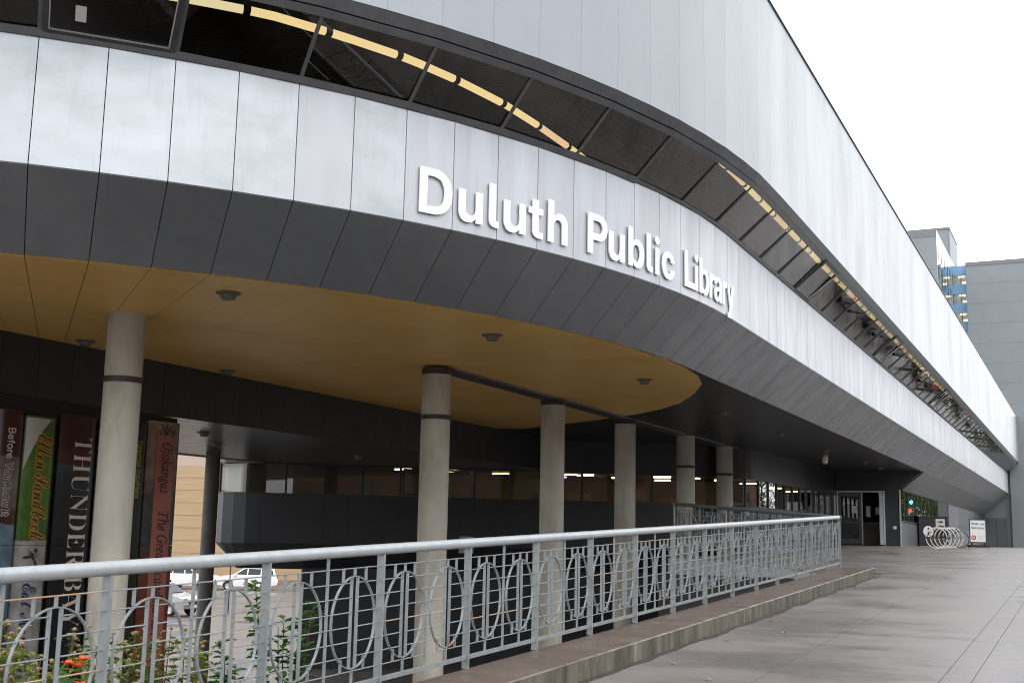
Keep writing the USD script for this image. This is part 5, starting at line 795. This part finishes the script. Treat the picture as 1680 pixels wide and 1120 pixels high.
# ---------------------------------------------------------------- planting behind the railing
pb = thing('planter_bed', 'soil bed with low concrete edge behind the near railing', 'planter', (-6.6, 7, LOW))
part('soil', MB().box((-7.5, .5, LOW), (-6.0, 10.6, H-2.35)), 'soil', pb)
part('planter_edge', MB().box((-7.65, .4, LOW), (-7.5, 10.7, H-2.25)), 'kerb_concrete', pb)
ZS = H-2.35
def leaf_shape(mb, p, d, L, w, up, fold=.25):
    d = np.array(d, float); d /= np.linalg.norm(d); s = np.cross(d, up); s /= np.linalg.norm(s)+1e-9; n = np.cross(s, d)
    p = np.array(p, float)
    a, b, c, m1, m2 = p, p+d*L*.35+s*w/2+n*fold*w, p+d*L*.75+s*w*.36+n*fold*w*.6, p+d*L*.5, p+d*L-n*.15*L
    b2, c2 = p+d*L*.35-s*w/2+n*fold*w, p+d*L*.75-s*w*.36+n*fold*w*.6
    mb.add([a, b, c, m2, m1, b2, c2], [[0, 1, 4], [1, 2, 4], [2, 3, 4], [0, 4, 5], [5, 4, 6], [6, 4, 3]])
def flowers(label, n, v, height, seed, nst=7, spread=.28):
    r = random.Random(seed); T = thing('seeding_plant', label, 'plant', (n, v, ZS), 'dried flowering plants behind the near railing')
    st, lf, hd = MB(), MB(), MB()
    for k in range(nst):
        x, y = n+r.uniform(-.3, .3)*spread/.28, v+r.uniform(-spread, spread)
        h = height*r.uniform(.72, 1.02); dx, dy = r.uniform(-.2, .2), r.uniform(-.2, .2)
        P = [np.array([n+(x-n)*.5, v+(y-v)*.5, ZS]), np.array([x, y, ZS+h*.5]), np.array([x+dx*.6, y+dy*.6, ZS+h*.8]), np.array([x+dx, y+dy, ZS+h])]
        st.tube(P, [.006, .005, .004, .003], 5)
        tips = [P[3]]
        for j in range(6):
            q = P[1]+(P[3]-P[1])*r.uniform(.35, .9); e = q+np.array([r.uniform(-.13, .13), r.uniform(-.13, .13), r.uniform(.06, .2)])
            st.tube([q, (q+e)/2+np.array([0, 0, -.01]), e], .0025, 4); tips.append(e)
        for e in tips:
            s = trimesh.creation.icosphere(1, r.uniform(.010, .019)); hd.add(s.vertices*np.array([1, 1, .8])+e, s.faces)
            for j in range(7):
                a = r.uniform(0, 6.28); leaf_shape(hd, e-np.array([0, 0, .006]), (math.cos(a), math.sin(a), r.uniform(-.2, .6)), .036, .010, np.array([0, 0, 1.]))
        for j in range(70):
            q = P[0]+(P[3]-P[0])*r.uniform(.35, .97)+np.array([r.gauss(0, .05), r.gauss(0, .05), 0]); a = r.uniform(0, 6.28)
            leaf_shape(lf, q, (math.cos(a), math.sin(a), r.uniform(-.3, .4)), r.uniform(.05, .11), r.uniform(.03, .055), np.array([0, 0, 1.]))
    part('stems', st, 'stem', T); part('leaves', lf, 'leaf_yellow' if seed % 2 else 'leaf_green', T); part('seed_heads', hd, 'dry_head', T, kind='stuff')
flowers('tall dried plant with brown seed heads at the left edge of the frame', -6.4, 5.72, 1.66, 3, 9)
flowers('yellow-green dried plant with tan seed heads in front of the Thunder Bay spine', -6.4, 6.1, 1.66, 5, 13, .36)
flowers('green plant with many tan seed heads in front of the pale column', -6.5, 6.75, 1.62, 8, 14, .36)
flowers('loose plant with tan seed heads in front of the red baking spine', -6.4, 7.5, 1.58, 11, 8, .3)
NT = thing('orange_flower_plant', 'round-leaved plant with bright orange flowers below the green book spine', 'plant', (-6.15, 6.0, ZS))
r = random.Random(21); lf, fl, st = MB(), MB(), MB()
for k in range(40):
    c = np.array([-6.12+r.uniform(-.16, .2), 6.02+r.uniform(-.22, .24), ZS+r.uniform(.6, 1.44)]); R_ = r.uniform(.035, .065)
    u = np.array([r.uniform(-.5, .9), r.uniform(-.9, .1), r.uniform(.2, 1)]); u /= np.linalg.norm(u); a = np.cross(u, [0, 0, 1]); a /= np.linalg.norm(a); b = np.cross(u, a)
    g = np.linspace(0, 2*np.pi, 11)[:-1]; v = np.vstack([c-u*.012]+[c+R_*(1+.12*math.sin(3*x))*(math.cos(x)*a+math.sin(x)*b) for x in g])
    lf.add(v, [[0, i+1, (i+1) % 10+1] for i in range(10)]); st.tube([(-6.15, 6.0, ZS), (c[0]*.5-3.075, (c[1]+6.0)/2, (c[2]+ZS)/2), c-u*.012], .003, 4)
for k, c in enumerate(((-5.98, 5.90, ZS+1.47), (-5.96, 5.96, ZS+1.45), (-5.96, 6.0, ZS+1.33), (-5.97, 5.92, ZS+1.24), (-5.95, 5.99, ZS+1.49))):
    for j in range(5):
        a = j*1.257+k; leaf_shape(fl, c, (math.cos(a)*.8+.3, math.sin(a)-.2, .5), .055, .045, np.array([0, 0, 1.]))
part('stems', st, 'stem', NT); part('leaves', lf, 'leaf_green', NT); part('petals', fl, 'orange_petal', NT)
def shrub(label, n, v, height, seed, nst, L):
    r = random.Random(seed); T = thing('leafy_shrub', label, 'shrub', (n, v, ZS)); st, lf = MB(), MB()
    for k in range(nst):
        x, y = n+r.uniform(-.22, .22), v+r.uniform(-.42, .42); h = height*(1 if k == 0 else r.uniform(.6, .95))
        P = [np.array([n, v, ZS]), np.array([(n+x)/2, (v+y)/2, ZS+h*.45]), np.array([x, y, ZS+h])]; st.tube(P, [.009, .007, .004], 5)
        for j in range(64):
            t = r.uniform(.15, 1); q = P[1]+(P[2]-P[1])*(t*2-1) if t > .5 else P[0]+(P[1]-P[0])*t*2; a = r.uniform(0, 6.28)
            leaf_shape(lf, q, (math.cos(a), math.sin(a), r.uniform(-.2, .6)), L*r.uniform(.6, 1.1), L*.5, np.array([0, 0, 1.]))
    part('stems', st, 'stem', T); part('leaves', lf, 'leaf_green', T)
shrub('fresh green shrub with broad leaves rising behind the fourth railing post', -6.35, 8.75, 1.90, 4, 7, .13)
shrub('low green shrub beside the thin dark column seen through the railing', -6.35, 8.0, 1.45, 9, 7, .12)

for k, (n, v) in enumerate(((-3.95, 10.9), (-4.3, 13.2), (-3.3, 9.6), (-4.4, 15.6), (-3.6, 12.2), (-2.6, 10.4), (-4.5, 18.4), (-4.55, 27.6), (-3.9, 16.9))):
    mb = MB(); a = 2.1*k; leaf_shape(mb, (n, v, float(ground_z(n, v))+.01), (math.cos(a), math.sin(a), .12), .075, .05, np.array([0, 0, 1.]))
    solo('fallen_leaf', mb, 'fallen_leaf', 'small yellow fallen leaf lying on the wet pavement near the kerb', 'leaf', (n, v, float(ground_z(n, v))), 'fallen leaves on the pavement')

# ---------------------------------------------------------------- vehicles on the car park
def suv(name, label, loc, rotz, paint, group=None):
    rz = math.radians(rotz)
    x0 = np.array(loc, float); f = lambda p: np.c_[x0[0]+p[:, 0]*math.cos(rz)-p[:, 1]*math.sin(rz), x0[1]+p[:, 0]*math.sin(rz)+p[:, 1]*math.cos(rz), x0[2]+p[:, 2]]
    T = thing(name, label, 'car', tuple(loc), group)
    prof = [(-2.2, .42), (-2.28, .62), (-2.26, 1.0), (-2.12, 1.12), (-1.98, 1.55), (-1.75, 1.66), (-.6, 1.70), (.25, 1.64), (1.05, 1.12), (1.9, 1.0), (2.2, .86), (2.28, .62), (2.22, .40), (1.78, .36)]
    arch = lambda c: [(c+.40*math.cos(a), .36+.40*math.sin(a)) for a in np.linspace(0, math.pi, 9)]
    P = Polygon(prof+arch(1.38)+[(.95, .30), (-.95, .30)]+arch(-1.38)+[(-1.8, .36)]).buffer(0)
    hw = lambda z: np.where(z < 1.05, .90-.04*np.abs(z-.7), .886-.34*(z-1.05))
    m = trimesh.creation.extrude_polygon(P, 1, engine='earcut'); m = m.subdivide_to_size(.22)
    v = np.array(m.vertices); s = v[:, 2]*2-1; nose = np.clip((np.abs(v[:, 0])-1.7)/.6, 0, 1)
    v = np.c_[v[:, 0], s*(hw(v[:, 1])-.10*nose**2), v[:, 1]]
    part('body', (f(v), np.array(m.faces)[:, ::-1]), paint, T, smooth=32)
    W = MB()
    for sd in (-1, 1):
        for q in ([(-1.95, 1.16), (-1.86, 1.5), (-1.1, 1.58), (-1.05, 1.16)], [(-.98, 1.15), (-1.0, 1.58), (-.12, 1.60), (-.05, 1.15)], [(.03, 1.15), (-.02, 1.6), (.22, 1.56), (.86, 1.17)]):
            V = np.array([(x, sd*(float(hw(np.array(z)))+.006), z) for x, z in q]); W.add(f(V), [[0, 1, 2, 3]] if sd < 0 else [[3, 2, 1, 0]])
    for q in ([(.36, -.62, 1.605), (.36, .62, 1.605), (1.0, .76, 1.18), (1.0, -.76, 1.18)], [(-2.02, -.6, 1.5), (-2.02, .6, 1.5), (-2.115, .74, 1.17), (-2.115, -.74, 1.17)]):
        V = np.array(q)+np.array([.012 if q[0][0] > 0 else -.02, 0, .012]); W.add(f(V), [[0, 1, 2, 3]])
    part('windows', W, 'car_glass', T)
    for sx_ in (1.38, -1.38):
        for sd in (-1, 1):
            c = np.array([[sx_, sd*.80, .345]])
            g = MB().lathe((0, 0, 0), [(.2, -.10), (.33, -.10), (.345, -.07), (.345, .07), (.33, .10), (.2, .10)], 22, 1); vv, ff = g.get()
            wl = part('wheel', (f(vv+c), ff), 'tyre', T, smooth=40)
            g = MB().lathe((0, 0, 0), [(0, sd*.07), (.1, sd*.075), (.12, sd*.055), (.2, sd*.09), (.22, sd*.10)], 22, 1); vv, ff = g.get()
            part('rim', (f(vv+c), ff if sd > 0 else ff[:, ::-1]), 'silver_metal', wl, smooth=40)
    for nm, mm, bx in (('headlight', 'silver_metal', [(2.05, s*.5, .80, 2.225, s*.80, .93) for s in (-1, 1)]), ('tail_light', 'red_print', [(-2.275, s*.62, .92, -2.15, s*.82, 1.12) for s in (-1, 1)]), ('grille', 'tyre', [(2.1, -.4, .62, 2.30, .4, .76)]), ('door_mirror', paint, [(.72, s*.9, 1.12, .9, s*1.08, 1.25) for s in (-1, 1)]), ('number_plate', 'paper', [(2.24, -.25, .45, 2.305, .25, .57)])):
        for b in bx:
            g = MB().box(b[:3], b[3:]); vv, ff = g.get(); part(nm, (f(vv), ff), mm, T)
    return T
def place(px, Y): # a point on the lower ground Y metres ahead of the camera, px pixels right of the axis
    X = px/1960*Y; c_, s_ = math.cos(.45135), math.sin(.45135); return (X*c_-Y*s_, X*s_+Y*c_, LOW)
yw = math.degrees(.45135)
suv('parked_car', 'white car parked facing right, left of the thin dark column', place(-510, 92), yw-14, 'white_paint')
suv('parked_car', 'white car with its front turned left, right of the thin dark column', place(-418, 92), yw+190, 'white_paint')
suv('parked_car', 'silver car nearest the red book spine, half hidden behind it', place(-557, 64), yw-24, 'silver_paint')
def column_post(px, Y, h, r_, name, label): 
    p = place(px, Y); solo(name, MB().tube([(p[0], p[1], LOW), (p[0], p[1], LOW+h)], r_, 8), 'dark_metal', label, 'post', p)
column_post(-446, 66, 3.2, .035, 'sign_post', 'thin dark post standing on the car park right of the thin column')
for px, Y, lab in ((-416, 60, 'round cover set in the pinkish car park right of the thin post'), (-530, 57, 'round cover set in the car park beside the red book spine')):
    p = np.array(place(px, Y)); solo('manhole_cover', MB().lathe(tuple(p+[0, 0, .006]), [(.62, 0), (.60, .012), (.5, .012), (.48, .006), (0, .008)], 24), 'rust_brown', 'dark '+lab, 'manhole cover', tuple(p))
# tan building beyond the car park
c0 = np.array(place(-560, 112)); ax = np.array([math.cos(.45), math.sin(.45), 0])
tb = thing('tan_building', 'plain tan masonry building beyond the car park', 'building', tuple(c0))
A, B = c0-ax*30, c0+ax*34; bkv = np.array([-ax[1], ax[0], 0])*18
part('wall', MB().hexa([A, B, B+bkv, A+bkv]+[p+np.array([0, 0, 10.2]) for p in (A, B, B+bkv, A+bkv)]), 'tan_brick', tb)
part('upper_wall', MB().hexa([p+np.array([0, 0, 10.21]) for p in (A, B, B+bkv, A+bkv)]+[p+np.array([0, 0, 16]) for p in (A, B, B+bkv, A+bkv)]), 'tan_cornice', tb)
fr = -bkv/18*.02
for k in range(1, 9):
    q0, q1 = A+np.array([0, 0, 1.15*k]), B+np.array([0, 0, 1.15*k]); part('course_line', MB().bar(q0+fr, q1+fr, .03, .03), 'tan_cornice', tb)

# ---------------------------------------------------------------- office tower at the end of the street
tw = thing('office_tower', 'grey office tower with blue window bays beyond the library roof', 'tower', (-21, 206, 0))
ZL, ZR = 52.0+H, 51.9+H
xL, xR, va_, vb_ = -21.2, -19.05, 206., 234.
st_ = 3.57
def hpan(name, x0, x1, y, z0, z1, m, th=.3): part(name, MB().box((x0, y, z0+.012), (x1, y+th, z1-.012)), m, tw)
lv = [ZL-7.2*.93-5.6*i for i in range(9)]
for a, b in zip([ZL]+lv[:-1], lv): hpan('facade_panel', -62, xL-.02, va_, b, a, 'tower_panel')
part('parapet', MB().box((-60, va_+1, ZL-.1), (-27.5, va_+9, ZL+.75)).box((-62, va_-.05, ZL-1.1), (xL-.02, va_-.005, ZL-.02)), 'tower_parapet', tw)
part('tower_core', MB().box((-61.8, va_+.3, -5), (xL-.35, vb_+30, ZL-.2)).box((-61.8, vb_+.35, -5), (xR, vb_+30, ZR-.3)).box((xR+.1, vb_-.7, -5), (-4, vb_+30, ZR-.2)), 'tower_panel', tw)
part('penthouse', MB().box((-36, vb_+2, ZL-1), (-22.15, vb_+16, 59.5+H)), 'tower_panel', tw)
part('penthouse', MB().box((-22.14, vb_+2.1, ZL-1), (-21.9, vb_+16, 59.4+H)), 'tower_panel', tw)
part('penthouse_edge', MB().box((-36.1, vb_+1.9, 59.5+H), (-21.85, vb_+16.1, 59.9+H)), 'tower_parapet', tw)
part('mirror_wall', MB().box((xL-.3, va_+.02, 5), (xL, vb_, ZL)), 'mirror_glass', tw, label='glazed side of the tower that mirrors its blue bays')
for i in range(6):
    for k in range(10):
        z, v0 = 49.6+H-st_*1.02*k, va_+4.67*i
        part('slit_window', MB().box((xL-.1, v0+1.5, z-2.0), (xL+.05, v0+2.5, z)), 'car_glass', tw)
for k in range(9):
    z = ZR-.15-st_*k
    part('blue_panel', MB().box((xL, vb_-.02, z-1.85), (xR, vb_+.3, z)), 'tower_blue', tw)
    part('bay_window', MB().box((xL, vb_+.05, z-st_+.02), (xR, vb_+.1, z-1.87)), 'clear_glass', tw)
    part('bay_mullion', MB().box((xL+1.15, vb_-.02, z-st_+.02), (xL+1.25, vb_+.05, z-1.87)), 'dark_metal', tw)
    part('bay_room', MB().box((xL, vb_+.25, z-st_), (xR, vb_+.33, z-1.85)), 'tower_white', tw)
    part('bay_light', MB().box((xL+.75, vb_+.12, z-2.25), (xR-.3, vb_+.2, z-1.98)), 'tower_light', tw)
    part('bay_light', MB().box((xL+1.35, vb_+.12, z-st_+.12), (xR-.05, vb_+.2, z-st_+.45)), 'tower_light', tw)
lr = [ZR-4.05-3.75*i for i in range(13)]
for a, b in zip([ZR]+lr[:-1], lr): hpan('facade_panel', xR, -4, vb_-1.0, b, a, 'tower_panel')
part('roof_edge', MB().box((xR-.02, vb_-1.1, ZR-.55), (-4, vb_-1.005, ZR+.15)), 'tower_parapet', tw)

# ---------------------------------------------------------------- across the street: trees, cars, houses that the windows mirror
def tree(label, loc, seed, h=8., m='leaf_tree'):
    r = random.Random(seed); x, y, z = loc; T = thing('street_tree', label, 'tree', loc, 'trees across the street')
    tr = MB().tube([(x, y, z), (x+.05, y, z+h*.3), (x+r.uniform(-.2, .2), y+r.uniform(-.2, .2), z+h*.75)], [.16, .12, .04], 8); cl = []
    for k in range(15):
        a = r.uniform(0, 6.28); q = np.array([x, y, z+h*r.uniform(.3, .7)]); e = q+np.array([math.cos(a), math.sin(a), r.uniform(.3, .9)])*h*r.uniform(.15, .28)
        tr.tube([q, (q+e)/2+np.array([0, 0, .1]), e], [.05, .035, .015], 5); cl.append(e)
    part('trunk', tr, 'bark', T, smooth=50); lf = MB()
    for c in cl+[np.array([x, y, z+h*.85])]:
        for j in range(85):
            d = np.array([r.gauss(0, 1), r.gauss(0, 1), r.gauss(0, .8)]); p = c+d*h*.075
            leaf_shape(lf, p, (r.uniform(-1, 1), r.uniform(-1, 1), r.uniform(-1, .5)), .26, .17, np.array([0, 0, 1.]))
    part('crown', lf, m, T); return T
t0 = tree('autumn street tree across the road', (18.5, 30, float(base_z(30))), 5)
for k, (n, v) in enumerate(((18, 8), (18.5, 52), (-.4, 67), (18, 84), (-.8, 75), (-1.1, 83), (-1.4, 92), (-1.7, 124), (-1.6, 133), (-1.7, 143), (-1.6, 154), (9, 172), (10.5, 188), (12, 205), (14, 226), (11, 245), (18, 120), (7, 182), (15, 192), (18, 208), (8, 214), (17, 236), (21, 222), (22, 250), (12, 262), (5, 236))):
    dup(t0, 'street_tree', 'autumn street tree across the road', 'tree', (n, v, float(base_z(v))), 67*k, 'trees across the street', .85+.1*(k % 4)+(.5 if v > 170 else 0) if n > 1 else .58+.06*(k % 3))
car0 = suv('street_car', 'parked silver car on the road, seen only mirrored in the windows', (0.2, 62, float(base_z(62))), 90, 'silver_paint', 'cars parked across the street')
car1 = suv('street_car', 'white parked car on the road, seen only mirrored in the windows', (0.1, 91, float(base_z(91))), 90, 'white_paint')
car2 = suv('street_car', 'red parked car on the road, seen only mirrored in the windows', (0.1, 98, float(base_z(98))), 90, 'red_paint')
suv('street_car', 'second white parked car on the road, seen only mirrored in the windows', (0.2, 140, float(base_z(140))), 90, 'white_paint')
for v in (70, 78, 106, 121, 131): dup(car0, 'street_car', 'parked silver car on the road, seen only mirrored in the windows', 'car', (0.2, v, float(base_z(v))), 0, 'cars parked across the street')
hs = thing('brick_building', 'brown brick building across the street with rows of windows', 'building', (40, 60, 0))
part('wall', MB().box((32, -40, -3), (46, 125, 12.5)), 'brown_brick', hs)
part('cornice', MB().box((31.7, -40.2, 12.5), (46.2, 125.2, 13.2)), 'tan_cornice', hs)
for k in range(16):
    for j in range(3):
        v = -36+10.2*k; z = 1.2+3.7*j
        w = part('window', MB().box((31.93, v, z), (31.99, v+1.8, z+2.0)), 'dark_metal', hs); part('pane', MB().box((31.9, v+.1, z+.1), (31.92, v+1.7, z+1.9)), 'car_glass', w)
ts = thing('traffic_signal', 'traffic signal on a dark pole beyond the crossing', 'traffic light', (5.2, 165, float(base_z(165))))
part('pole', MB().tube([(5.2, 165, float(base_z(165))), (5.2, 165, 7.9)], .09, 10), 'dark_metal', ts)
part('housing', MB().box((4.8, 164.6, 6.5), (5.6, 164.9, 7.9)), 'book_black', ts)
part('green_lamp', MB().lathe((5.2, 164.55, 7.2), [(.24, 0), (.2, -.04), (0, -.06)], 16, 1), 'signal_green', ts)
part('red_lamp', MB().lathe((5.4, 164.55, 6.1), [(.22, 0), (.18, -.04), (0, -.06)], 16, 1), 'signal_red', ts)
